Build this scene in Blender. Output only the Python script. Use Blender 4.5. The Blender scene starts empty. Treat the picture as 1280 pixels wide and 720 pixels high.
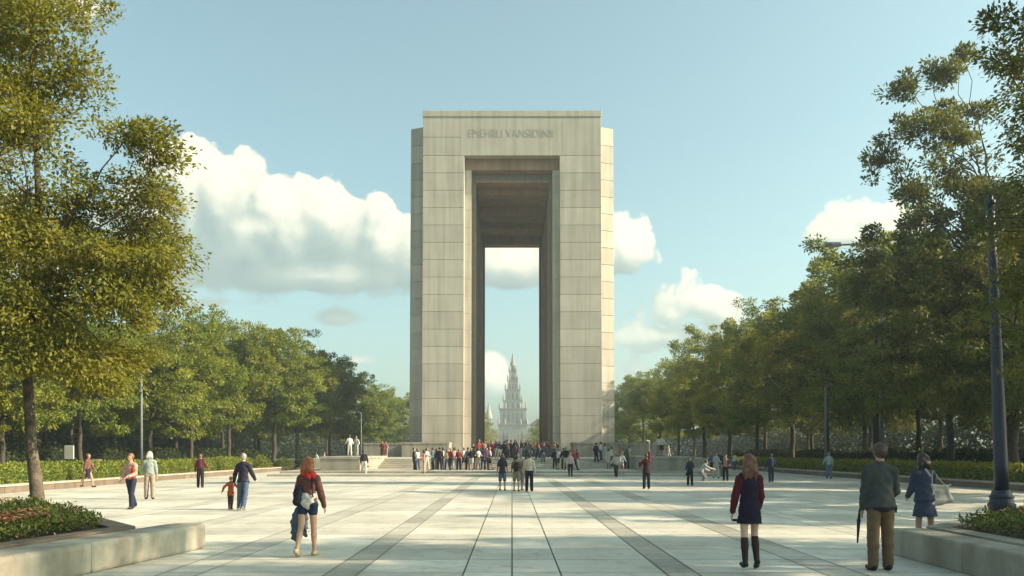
import bpy, math, random
import numpy as np
from mathutils import Vector, Matrix
R = math.radians
SC = bpy.context.scene
COL = SC.collection
CAMZ, FPX, HOR = 1.7, 1000.0, 565.0

# ---------------------------------------------------------------- materials
def newmat(name):
    m = bpy.data.materials.new(name); m.use_nodes = True
    nt = m.node_tree; nt.nodes.clear()
    out = nt.nodes.new('ShaderNodeOutputMaterial')
    return m, nt, out
def N(nt, typ, **kw):
    n = nt.nodes.new(typ)
    for k, v in kw.items():
        if k.startswith('i_'):
            n.inputs[k[2:].replace('_', ' ')].default_value = v
        else:
            setattr(n, k, v)
    return n
def L(nt, a, b): nt.links.new(a, b)
def rgba(c): return (c[0], c[1], c[2], 1.0)
def ramp(nt, fac, stops):
    r = nt.nodes.new('ShaderNodeValToRGB')
    e = r.color_ramp.elements
    while len(e) < len(stops): e.new(0.5)
    for el, (p, c) in zip(e, stops):
        el.position = p; el.color = rgba(c)
    L(nt, fac, r.inputs[0]); return r.outputs[0]
def mixc(nt, fac, a, b, typ='MIX'):
    m = nt.nodes.new('ShaderNodeMix'); m.data_type = 'RGBA'; m.blend_type = typ
    for sock, v in ((m.inputs[0], fac), (m.inputs[6], a), (m.inputs[7], b)):
        if isinstance(v, (int, float)): sock.default_value = v
        elif isinstance(v, tuple): sock.default_value = rgba(v)
        else: L(nt, v, sock)
    return m.outputs[2]
def simple(name, c1, c2=None, scale=5.0, rough=0.8, bump=0.0, bscale=None, coord='Object', metal=0.0, detail=6, spec=0.3):
    m, nt, out = newmat(name)
    p = N(nt, 'ShaderNodeBsdfPrincipled'); p.inputs['Roughness'].default_value = rough
    p.inputs['Metallic'].default_value = metal
    p.inputs['Specular IOR Level'].default_value = spec
    tc = N(nt, 'ShaderNodeTexCoord')
    no = N(nt, 'ShaderNodeTexNoise'); no.inputs['Scale'].default_value = scale; no.inputs['Detail'].default_value = detail
    L(nt, tc.outputs[coord], no.inputs['Vector'])
    c2 = c2 or tuple(v*0.75 for v in c1)
    L(nt, ramp(nt, no.outputs[0], [(0.3, c2), (0.7, c1)]), p.inputs['Base Color'])
    if bump:
        nb = N(nt, 'ShaderNodeTexNoise'); nb.inputs['Scale'].default_value = bscale or scale*4; nb.inputs['Detail'].default_value = 8
        L(nt, tc.outputs[coord], nb.inputs['Vector'])
        b = N(nt, 'ShaderNodeBump'); b.inputs['Strength'].default_value = bump; b.inputs['Distance'].default_value = 0.02
        L(nt, nb.outputs[0], b.inputs['Height']); L(nt, b.outputs[0], p.inputs['Normal'])
    L(nt, p.outputs[0], out.inputs[0]); return m

def stone_mat(name, base, dark, streak=0.35, scale=0.35):
    m, nt, out = newmat(name)
    p = N(nt, 'ShaderNodeBsdfPrincipled', i_Roughness=0.88); p.inputs['Specular IOR Level'].default_value = 0.2
    g = N(nt, 'ShaderNodeNewGeometry')
    n1 = N(nt, 'ShaderNodeTexNoise', i_Scale=scale, i_Detail=8.0, i_Roughness=0.6); L(nt, g.outputs['Position'], n1.inputs['Vector'])
    mp = N(nt, 'ShaderNodeMapping'); mp.inputs['Scale'].default_value = (1.3, 1.3, 0.06)
    L(nt, g.outputs['Position'], mp.inputs['Vector'])
    n2 = N(nt, 'ShaderNodeTexNoise', i_Scale=1.2, i_Detail=6.0); L(nt, mp.outputs[0], n2.inputs['Vector'])
    n3 = N(nt, 'ShaderNodeTexNoise', i_Scale=9.0, i_Detail=8.0); L(nt, g.outputs['Position'], n3.inputs['Vector'])
    at = N(nt, 'ShaderNodeAttribute'); at.attribute_name = 'rnd'
    c = ramp(nt, n1.outputs[0], [(0.25, dark), (0.75, base)])
    st = ramp(nt, n2.outputs[0], [(0.36, (0.5, 0.48, 0.45)), (0.56, (1, 1, 1))])
    c = mixc(nt, streak, c, st, 'MULTIPLY')
    fi = ramp(nt, n3.outputs[0], [(0.2, (0.82, 0.82, 0.8)), (0.8, (1.08, 1.08, 1.08))])
    c = mixc(nt, 0.7, c, fi, 'MULTIPLY')
    tv = ramp(nt, at.outputs['Fac'], [(0.0, (0.84, 0.825, 0.81)), (1.0, (1.06, 1.045, 1.02))])
    c = mixc(nt, 1.0, c, tv, 'MULTIPLY')
    L(nt, c, p.inputs['Base Color'])
    b = N(nt, 'ShaderNodeBump', i_Strength=0.35, i_Distance=0.03); L(nt, n3.outputs[0], b.inputs['Height']); L(nt, b.outputs[0], p.inputs['Normal'])
    L(nt, p.outputs[0], out.inputs[0]); return m

def leaf_mat(name, cols, trans=0.35):
    m, nt, out = newmat(name)
    at = N(nt, 'ShaderNodeAttribute'); at.attribute_name = 'rnd'
    oi = N(nt, 'ShaderNodeObjectInfo')
    c = ramp(nt, at.outputs['Fac'], [(i/(len(cols)-1), k) for i, k in enumerate(cols)])
    ov = ramp(nt, oi.outputs['Random'], [(0.0, (0.78, 0.9, 0.85)), (0.5, (1, 1, 1)), (1.0, (1.15, 1.02, 0.8))])
    c = mixc(nt, 0.8, c, ov, 'MULTIPLY')
    d = N(nt, 'ShaderNodeBsdfPrincipled', i_Roughness=0.6); d.inputs['Specular IOR Level'].default_value = 0.25
    L(nt, c, d.inputs['Base Color'])
    t = N(nt, 'ShaderNodeBsdfTranslucent')
    tc = mixc(nt, 1.0, c, (1.25, 1.15, 0.5), 'MULTIPLY'); L(nt, tc, t.inputs['Color'])
    mx = N(nt, 'ShaderNodeMixShader'); mx.inputs[0].default_value = trans
    L(nt, d.outputs[0], mx.inputs[1]); L(nt, t.outputs[0], mx.inputs[2]); L(nt, mx.outputs[0], out.inputs[0]); return m

_cloth = {}
def cloth(c, rough=0.85):
    k = tuple(round(v, 3) for v in c)
    if k not in _cloth:
        _cloth[k] = simple('fabric', c, tuple(v*0.8 for v in c), 14.0, rough, 0.15, 90.0, spec=0.15)
    return _cloth[k]

M = {}
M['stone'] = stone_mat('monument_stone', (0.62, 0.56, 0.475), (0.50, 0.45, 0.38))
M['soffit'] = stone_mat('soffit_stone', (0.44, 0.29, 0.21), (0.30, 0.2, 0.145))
M['joint'] = simple('joint_mortar', (0.2, 0.185, 0.155), (0.15, 0.14, 0.12), 2)
M['block'] = stone_mat('block_stone', (0.42, 0.39, 0.325), (0.31, 0.29, 0.245), 0.5, 0.6)
M['stair'] = stone_mat('stair_stone', (0.5, 0.46, 0.38), (0.36, 0.33, 0.28), 0.2, 0.8)
M['concrete'] = stone_mat('planter_concrete', (0.44, 0.40, 0.33), (0.29, 0.265, 0.225), 0.7, 1.6)
M['brownkerb'] = stone_mat('brown_kerb', (0.22, 0.17, 0.13), (0.13, 0.1, 0.08), 0.3, 2.0)
M['kerbtop'] = stone_mat('kerb_cap', (0.5, 0.43, 0.35), (0.36, 0.3, 0.25), 0.2, 2.0)
M['soil'] = simple('soil', (0.07, 0.05, 0.035), (0.035, 0.026, 0.02), 3, 0.95, 0.6, 20)
M['lawn'] = simple('lawn', (0.13, 0.17, 0.035), (0.07, 0.1, 0.022), 1.5, 0.9, 0.5, 40)
M['earth'] = simple('earth', (0.07, 0.085, 0.03), (0.04, 0.045, 0.02), 0.3, 0.95, 0.4, 5)
M['bark'] = simple('bark', (0.16, 0.125, 0.09), (0.05, 0.04, 0.03), 7, 0.95, 1.0, 22)
M['darkbark'] = simple('dark_bark', (0.085, 0.068, 0.052), (0.035, 0.028, 0.022), 5, 0.95, 0.9, 18)
M['sunlit_gold'] = leaf_mat('sunlit_gold_leaves', [(0.065, 0.08, 0.014), (0.15, 0.155, 0.024), (0.22, 0.205, 0.032), (0.29, 0.25, 0.05)], 0.45)  # yellower tint puts part of the sun's gold into the leaf colour
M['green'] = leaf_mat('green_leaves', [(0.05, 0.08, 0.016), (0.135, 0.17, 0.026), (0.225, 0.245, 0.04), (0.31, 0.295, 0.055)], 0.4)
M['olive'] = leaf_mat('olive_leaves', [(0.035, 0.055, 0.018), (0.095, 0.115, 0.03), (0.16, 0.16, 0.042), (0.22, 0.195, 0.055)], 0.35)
M['hedge'] = leaf_mat('hedge_leaves', [(0.07, 0.10, 0.016), (0.15, 0.185, 0.026), (0.22, 0.24, 0.035), (0.3, 0.28, 0.045)], 0.3)
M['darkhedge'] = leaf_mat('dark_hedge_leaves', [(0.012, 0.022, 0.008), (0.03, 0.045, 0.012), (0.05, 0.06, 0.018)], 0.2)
M['bedleaf'] = leaf_mat('bed_leaves', [(0.03, 0.055, 0.012), (0.08, 0.12, 0.025), (0.15, 0.18, 0.04), (0.28, 0.2, 0.09)], 0.3)
M['petal'] = leaf_mat('petals', [(0.4, 0.03, 0.05), (0.5, 0.14, 0.16), (0.55, 0.3, 0.28), (0.6, 0.44, 0.4)], 0.3)
M['bluepole'] = simple('painted_pole', (0.02, 0.028, 0.06), (0.013, 0.018, 0.04), 3, 0.45, 0.1, 40, spec=0.5)
M['greypole'] = simple('grey_pole', (0.15, 0.16, 0.17), (0.1, 0.11, 0.12), 4, 0.5, 0.0)
M['lampglass'] = simple('lamp_glass', (0.6, 0.6, 0.56), (0.5, 0.5, 0.48), 4, 0.3)
M['paleStone'] = stone_mat('tower_stone', (0.38, 0.36, 0.32), (0.26, 0.25, 0.23), 0.3, 0.1)
M['towerdark'] = simple('tower_opening', (0.12, 0.12, 0.12), (0.08, 0.08, 0.08), 1)
M['white'] = simple('white_plaster', (0.7, 0.68, 0.64), (0.6, 0.58, 0.55), 1)
M['bin'] = simple('bin_wood', (0.2, 0.14, 0.09), (0.12, 0.08, 0.05), 6)

def pave_mat():
    m, nt, out = newmat('paving_slabs')
    p = N(nt, 'ShaderNodeBsdfPrincipled'); p.inputs['Specular IOR Level'].default_value = 0.35
    g = N(nt, 'ShaderNodeNewGeometry')
    at = N(nt, 'ShaderNodeAttribute'); at.attribute_name = 'rnd'
    n1 = N(nt, 'ShaderNodeTexNoise', i_Scale=0.55, i_Detail=9.0, i_Roughness=0.65); L(nt, g.outputs['Position'], n1.inputs['Vector'])
    n2 = N(nt, 'ShaderNodeTexNoise', i_Scale=14.0, i_Detail=8.0, i_Roughness=0.7); L(nt, g.outputs['Position'], n2.inputs['Vector'])
    n4 = N(nt, 'ShaderNodeTexNoise', i_Scale=2.3, i_Detail=5.0, i_Distortion=1.0); L(nt, g.outputs['Position'], n4.inputs['Vector'])
    c = ramp(nt, at.outputs['Fac'], [(0.0, (0.33, 0.315, 0.27)), (0.2, (0.41, 0.39, 0.33)), (0.3, (0.47, 0.445, 0.385)), (1.0, (0.62, 0.59, 0.51))])
    c = mixc(nt, 0.8, c, ramp(nt, n1.outputs[0], [(0.3, (0.72, 0.7, 0.66)), (0.6, (1.03, 1.03, 1.02))]), 'MULTIPLY')
    c = mixc(nt, 0.6, c, ramp(nt, n2.outputs[0], [(0.3, (0.8, 0.8, 0.78)), (0.7, (1.08, 1.08, 1.08))]), 'MULTIPLY')
    c = mixc(nt, 0.6, c, ramp(nt, n4.outputs[0], [(0.36, (0.76, 0.73, 0.68)), (0.46, (1.0, 1.0, 1.0))]), 'MULTIPLY')
    vs = N(nt, 'ShaderNodeTexVoronoi', i_Scale=2.6); L(nt, g.outputs['Position'], vs.inputs['Vector'])
    c = mixc(nt, 1.0, c, ramp(nt, vs.outputs['Distance'], [(0.035, (0.55, 0.53, 0.5)), (0.06, (1, 1, 1))]), 'MULTIPLY')
    n5 = N(nt, 'ShaderNodeTexNoise', i_Scale=0.16, i_Detail=7.0, i_Roughness=0.7); L(nt, g.outputs['Position'], n5.inputs['Vector'])
    c = mixc(nt, 0.8, c, ramp(nt, n5.outputs[0], [(0.38, (0.8, 0.78, 0.74)), (0.5, (1, 1, 1))]), 'MULTIPLY')
    L(nt, c, p.inputs['Base Color'])
    rr = N(nt, 'ShaderNodeMapRange'); rr.inputs[3].default_value = 0.45; rr.inputs[4].default_value = 0.8
    L(nt, n1.outputs[0], rr.inputs[0]); L(nt, rr.outputs[0], p.inputs['Roughness'])
    b = N(nt, 'ShaderNodeBump', i_Strength=0.25, i_Distance=0.01); L(nt, n2.outputs[0], b.inputs['Height']); L(nt, b.outputs[0], p.inputs['Normal'])
    L(nt, p.outputs[0], out.inputs[0]); return m
M['pave'] = pave_mat()

# ---------------------------------------------------------------- object helpers
def tag(o, label=None, cat=None, group=None, kind=None):
    if label: o['label'] = label
    if cat: o['category'] = cat
    if group: o['group'] = group
    if kind: o['kind'] = kind
    return o
def empty(name, loc=(0, 0, 0), rz=0.0):
    o = bpy.data.objects.new(name, None); COL.objects.link(o)
    o.location = loc; o.rotation_euler = (0, 0, rz); o.empty_display_size = 0.3; return o
def link_mesh(name, me, mats, parent=None, smooth=False, loc=None):
    if not isinstance(mats, (list, tuple)): mats = [mats]
    for m in mats: me.materials.append(m)
    if smooth: me.polygons.foreach_set('use_smooth', [True]*len(me.polygons))
    o = bpy.data.objects.new(name, me); COL.objects.link(o)
    if parent: o.parent = parent
    if loc is not None: o.location = loc
    return o
def np_mesh(name, V, F, rnd=None, matidx=None):
    """V (n,3) array; F (m,k) array of equal-sized faces"""
    me = bpy.data.meshes.new(name)
    V = np.asarray(V, dtype=np.float32); F = np.asarray(F, dtype=np.int32)
    k = F.shape[1]
    me.vertices.add(len(V)); me.vertices.foreach_set('co', V.ravel())
    me.loops.add(F.size); me.loops.foreach_set('vertex_index', F.ravel())
    me.polygons.add(len(F)); me.polygons.foreach_set('loop_start', np.arange(0, F.size, k, dtype=np.int32))
    if matidx is not None: me.polygons.foreach_set('material_index', np.asarray(matidx, dtype=np.int32))
    me.update(calc_edges=True)
    if rnd is not None:
        a = me.attributes.new('rnd', 'FLOAT', 'FACE'); a.data.foreach_set('value', np.asarray(rnd, dtype=np.float32))
    return me
def copy_tree(o, parent=None):
    c = o.copy(); COL.objects.link(c); c.parent = parent
    for ch in list(o.children): copy_tree(ch, c)
    return c

class MB:
    """collects flat polygons"""
    def __init__(s, seed=0): s.v = []; s.f = []; s.r = []; s.rng = random.Random(seed)
    def poly(s, pts, r=None):
        i = len(s.v); s.v += [tuple(p) for p in pts]; s.f.append(tuple(range(i, i+len(pts)))); s.r.append(s.rng.random() if r is None else r)
    def box(s, x0, x1, y0, y1, z0, z1, r=None):
        r = s.rng.random() if r is None else r
        i = len(s.v)
        s.v += [(x0,y0,z0),(x1,y0,z0),(x1,y1,z0),(x0,y1,z0),(x0,y0,z1),(x1,y0,z1),(x1,y1,z1),(x0,y1,z1)]
        for f in ((0,3,2,1),(4,5,6,7),(0,1,5,4),(1,2,6,5),(2,3,7,6),(3,0,4,7)):
            s.f.append(tuple(i+k for k in f)); s.r.append(r)
    def prism(s, pts, z0, z1, r=None):
        """pts counter-clockwise in plan"""
        r = s.rng.random() if r is None else r
        i = len(s.v); n = len(pts)
        s.v += [(p[0], p[1], z0) for p in pts] + [(p[0], p[1], z1) for p in pts]
        s.f.append(tuple(i+k for k in reversed(range(n)))); s.r.append(r)
        s.f.append(tuple(i+n+k for k in range(n))); s.r.append(r)
        for k in range(n):
            s.f.append((i+k, i+(k+1) % n, i+n+(k+1) % n, i+n+k)); s.r.append(r)
    def frustum(s, cx, cy, z0, z1, r0, r1, n=12, r=None, rot=0.0):
        r = s.rng.random() if r is None else r
        i = len(s.v)
        for z, q in ((z0, r0), (z1, r1)):
            s.v += [(cx+q*math.cos(rot+2*math.pi*k/n), cy+q*math.sin(rot+2*math.pi*k/n), z) for k in range(n)]
        s.f.append(tuple(i+k for k in reversed(range(n)))); s.r.append(r)
        s.f.append(tuple(i+n+k for k in range(n))); s.r.append(r)
        for k in range(n):
            s.f.append((i+k, i+(k+1) % n, i+n+(k+1) % n, i+n+k)); s.r.append(r)
    def build(s, name, mat, parent=None, smooth=False, bevel=0.0, xf=None):
        me = bpy.data.meshes.new(name)
        v = [xf(p) for p in s.v] if xf else s.v
        me.from_pydata(v, [], s.f); me.update()
        a = me.attributes.new('rnd', 'FLOAT', 'FACE'); a.data.foreach_set('value', s.r)
        o = link_mesh(name, me, mat, parent, smooth)
        if bevel:
            b = o.modifiers.new('bevel', 'BEVEL'); b.width = bevel; b.segments = 3; b.limit_method = 'ANGLE'
        return o

def tube_arrays(pts, rads, n=8):
    pts = np.asarray(pts, float); rads = np.asarray(rads, float)
    t = np.gradient(pts, axis=0); t /= np.linalg.norm(t, axis=1)[:, None]+1e-9
    ref = np.array([1.0, 0, 0]) if abs(t[0][0]) < 0.8 else np.array([0, 1.0, 0])
    V = []; u = None
    for i in range(len(pts)):
        if u is None: u = np.cross(t[i], ref)
        else: u = u - t[i]*np.dot(u, t[i])
        u /= np.linalg.norm(u)+1e-9
        w = np.cross(t[i], u)
        a = np.arange(n)*2*math.pi/n
        V.append(pts[i]+rads[i]*(np.cos(a)[:, None]*u+np.sin(a)[:, None]*w))
    V = np.concatenate(V); F = []
    for i in range(len(pts)-1):
        for k in range(n):
            F.append((i*n+k, i*n+(k+1) % n, (i+1)*n+(k+1) % n, (i+1)*n+k))
    # end caps as fans of quads onto a collapsed point
    m = len(V); V = np.concatenate([V, pts[-1:], pts[:1]])
    for k in range(0, n, 2):
        F.append(((len(pts)-1)*n+k, (len(pts)-1)*n+(k+1) % n, (len(pts)-1)*n+(k+2) % n, m))
        F.append((m+1, (k+2) % n, (k+1) % n, k))
    return V, np.array(F)
class TB:
    def __init__(s): s.V = []; s.F = []; s.n = 0
    def tube(s, pts, rads, n=8):
        V, F = tube_arrays(pts, rads, n); s.V.append(V); s.F.append(F+s.n); s.n += len(V)
    def mesh(s, name): return np_mesh(name, np.concatenate(s.V), np.concatenate(s.F))
def bez(a, m, b, n):
    t = np.linspace(0, 1, n)[:, None]
    return (1-t)**2*np.asarray(a)+2*t*(1-t)*np.asarray(m)+t*t*np.asarray(b)

# ---------------------------------------------------------------- foliage
def leaf_quads(P, A, Nn, Ls, Ws):
    B = np.cross(A, Nn); B /= np.linalg.norm(B, axis=1)[:, None]+1e-9
    N2 = np.cross(B, A)
    n = len(P); V = np.empty((n, 4, 3))
    V[:, 0] = P
    V[:, 1] = P+A*Ls[:, None]*0.45+B*Ws[:, None]*0.5+N2*Ws[:, None]*0.14
    V[:, 2] = P+A*Ls[:, None]
    V[:, 3] = P+A*Ls[:, None]*0.45-B*Ws[:, None]*0.5+N2*Ws[:, None]*0.14
    return V.reshape(-1, 3), np.arange(n*4).reshape(n, 4)
def unit(a): return a/(np.linalg.norm(a, axis=-1, keepdims=True)+1e-9)

def make_tree(seed, env, trunk, trunk_r, tuft_r, density, leaf, per, nlimb=8, limb_r=0.5, flat=0.6, sides=8, shell=0.5, twigs=260):
    """env: ellipsoids (x,y,z,rx,ry,rz[,weight]); trunk: polyline; returns (trunk mesh, crown mesh)"""
    rng = np.random.default_rng(seed)
    env = [tuple(e)+(1.0,)*(7-len(e)) for e in env]
    tufts = []
    for ei, e in enumerate(env):
        c = np.array(e[:3]); r = np.array(e[3:6])
        cnt = int(density*e[6]*(r[0]*r[1]*r[2])**(2/3)*4/(tuft_r**2))+2
        d = unit(rng.normal(size=(cnt, 3)))
        rad = shell+(1-shell)*rng.random(cnt)**0.6
        lump = 1+0.16*np.sin(d[:, 0]*5+seed+ei)+0.14*np.sin(d[:, 1]*6+2.1*seed)+0.13*np.sin(d[:, 2]*7+1.3*ei)
        p = c+d*r*(rad*lump)[:, None]
        keep = np.ones(cnt, bool)
        for ej, e2 in enumerate(env):
            if ej == ei: continue
            q = (p-np.array(e2[:3]))/np.array(e2[3:6])
            keep &= ~((np.linalg.norm(q, axis=1) < 0.55) & (rng.random(cnt) < 0.8))
        tufts.append(p[keep])
    T = np.concatenate(tufts)
    cc = np.average(np.array([e[:3] for e in env]), axis=0, weights=[e[3]*e[4]*e[5] for e in env])
    # limbs
    tr = np.asarray(trunk, float)
    tb = TB()
    nt = 14
    ts = np.linspace(0, 1, nt); seg = np.linspace(0, 1, len(tr))
    tp = np.stack([np.interp(ts, seg, tr[:, k]) for k in range(3)], 1)
    tp[1:-1, :2] += rng.normal(size=(nt-2, 2))*trunk_r*0.16
    trr = trunk_r*(1-0.72*ts); trr[0] *= 1.45; trr[1] *= 1.08
    tb.tube(tp, trr, max(sides, 10))
    lim = []
    if len(env) > 4:
        lim = [np.array(e[:3])+rng.normal(size=3)*0.15 for e in env]
    cand = T[rng.permutation(len(T))[:400]]
    while len(lim) < nlimb:
        if not lim: lim.append(cand[0]); continue
        dd = np.min(np.linalg.norm(cand[:, None]-np.array(lim)[None], axis=2), axis=1)
        q = cand[np.argmax(dd)]; lim.append(q*0.75+cc*0.25)
    nodes = []; nrad = []
    for q in lim:
        horiz = np.linalg.norm(q[:2]-tp[-1, :2])
        zs = q[2]-horiz*rng.uniform(0.6, 1.1)-0.5
        zs = min(max(zs, tp[0, 2]+(tp[-1, 2]-tp[0, 2])*0.45), tp[-1, 2])
        i = int(np.argmin(abs(tp[:, 2]-zs))); a = tp[i]
        mid = a+(q-a)*np.array([0.55, 0.55, 0.3])+rng.normal(size=3)*0.05*np.linalg.norm(q-a)
        pl = bez(a, mid, q, 9); pl[1:-1] += rng.normal(size=(7, 3))*0.02*np.linalg.norm(q-a)
        rr = trr[i]*limb_r*np.linspace(1, 0.3, 9)
        tb.tube(pl, rr, max(5, sides-2)); nodes.append(pl[2:]); nrad.append(rr[2:])
    NP_ = np.concatenate(nodes); NR = np.concatenate(nrad)
    sub = T[rng.permutation(len(T))[:min(len(T), twigs)]]
    for q in sub:
        dd = np.linalg.norm(NP_-q, axis=1)+0.6*np.maximum(0, NP_[:, 2]-q[2]); i = int(np.argmin(dd)); a = NP_[i]
        mid = (a+q)/2+np.array([0, 0, -0.08*dd[i]])+rng.normal(size=3)*0.06*dd[i]
        tb.tube(bez(a, mid, q, 5), np.linspace(min(NR[i]*0.6, 0.04+0.012*dd[i]), 0.008, 5), 4)
    # leaves
    n = len(T)*per
    C = np.repeat(T, per, axis=0)
    ts_ = np.repeat(rng.uniform(0.65, 1.25, len(T)), per)*tuft_r
    D = unit(rng.normal(size=(n, 3)))
    P = C+D*(ts_*(0.35+0.65*rng.random(n)))[:, None]*np.array([1, 1, flat])
    out = unit(C-cc)
    A = unit(D*0.7+out*0.5+rng.normal(size=(n, 3))*0.45+np.array([0, 0, -0.25]))
    Nn = unit(out*0.5+D*0.5+np.array([0, 0, 0.7])+rng.normal(size=(n, 3))*0.5)
    ls = leaf*rng.uniform(0.6, 1.35, n)
    V, F = leaf_quads(P, A, Nn, ls, ls*rng.uniform(0.4, 0.6, n))
    tuftc = np.repeat(rng.random(len(T)), per)
    rnd = np.clip(0.5*tuftc+0.5*rng.random(n)+0.02, 0, 1)
    return tb.mesh('trunk'), np_mesh('crown', V, F, rnd)

def plant_tree(name, meshes, loc, rz, sc, mats, label, cat='tree', group=None):
    root = empty(name, loc, rz); root.scale = sc
    t = bpy.data.objects.new('trunk', meshes[0]); c = bpy.data.objects.new('crown', meshes[1])
    for o, m in ((t, mats[0]), (c, mats[1])):
        COL.objects.link(o); o.parent = root
        if not o.data.materials: o.data.materials.append(m)
    if not t.data.polygons[0].use_smooth:
        t.data.polygons.foreach_set('use_smooth', [True]*len(t.data.polygons))
    tag(root, label, cat, group); return root

def hedge(name, x0, x1, y0, y1, z0, z1, mat, seed, n, leaf, label, group=None, core=(0.02, 0.03, 0.01)):
    rng = np.random.default_rng(seed)
    W, H, D = x1-x0, z1-z0, y1-y0
    # scatter on top, both long sides and both ends
    areas = np.array([W*D, H*D, H*D, W*H, W*H]); k = rng.choice(5, n, p=areas/areas.sum())
    u = rng.random((n, 2)); P = np.zeros((n, 3)); O = np.zeros((n, 3))
    for j in range(5):
        s = k == j
        if j == 0: P[s] = np.c_[x0+u[s, 0]*W, y0+u[s, 1]*D, np.full(s.sum(), z1)]; O[s] = (0, 0, 1)
        elif j < 3: P[s] = np.c_[np.full(s.sum(), x0 if j == 1 else x1), y0+u[s, 1]*D, z0+u[s, 0]*H]; O[s] = (-1 if j == 1 else 1, 0, 0)
        else: P[s] = np.c_[x0+u[s, 0]*W, np.full(s.sum(), y0 if j == 3 else y1), z0+u[s, 1]*H]; O[s] = (0, -1 if j == 3 else 1, 0)
    bump = 0.07*np.sin(P[:, 1]*1.7+seed)+0.05*np.sin(P[:, 1]*4.3+P[:, 0]*3)+0.05*rng.normal(size=n)
    P += O*bump[:, None]
    A = unit(O*0.4+rng.normal(size=(n, 3))*0.7+np.array([0, 0, 0.3])); Nn = unit(O+rng.normal(size=(n, 3))*0.6)
    ls = leaf*rng.uniform(0.6, 1.4, n)
    V, F = leaf_quads(P, A, Nn, ls, ls*0.55)
    b = np.array([(x0,y0,z0),(x1,y0,z0),(x1,y1,z0),(x0,y1,z0),(x0,y0,z1),(x1,y0,z1),(x1,y1,z1),(x0,y1,z1)], float)
    ctr = b.mean(0); b = ctr+(b-ctr)*np.array([(W-0.16)/W, (D-0.16)/D, 1.0]); b[4:, 2] -= 0.08
    BF = np.array([(0,3,2,1),(4,5,6,7),(0,1,5,4),(1,2,6,5),(2,3,7,6),(3,0,4,7)])
    me = np_mesh(name, np.concatenate([V, b]), np.concatenate([F, BF+len(V)]), np.concatenate([rng.random(n), np.zeros(6)]))
    o = link_mesh(name, me, mat)
    return tag(o, label, 'hedge', group)

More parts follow.
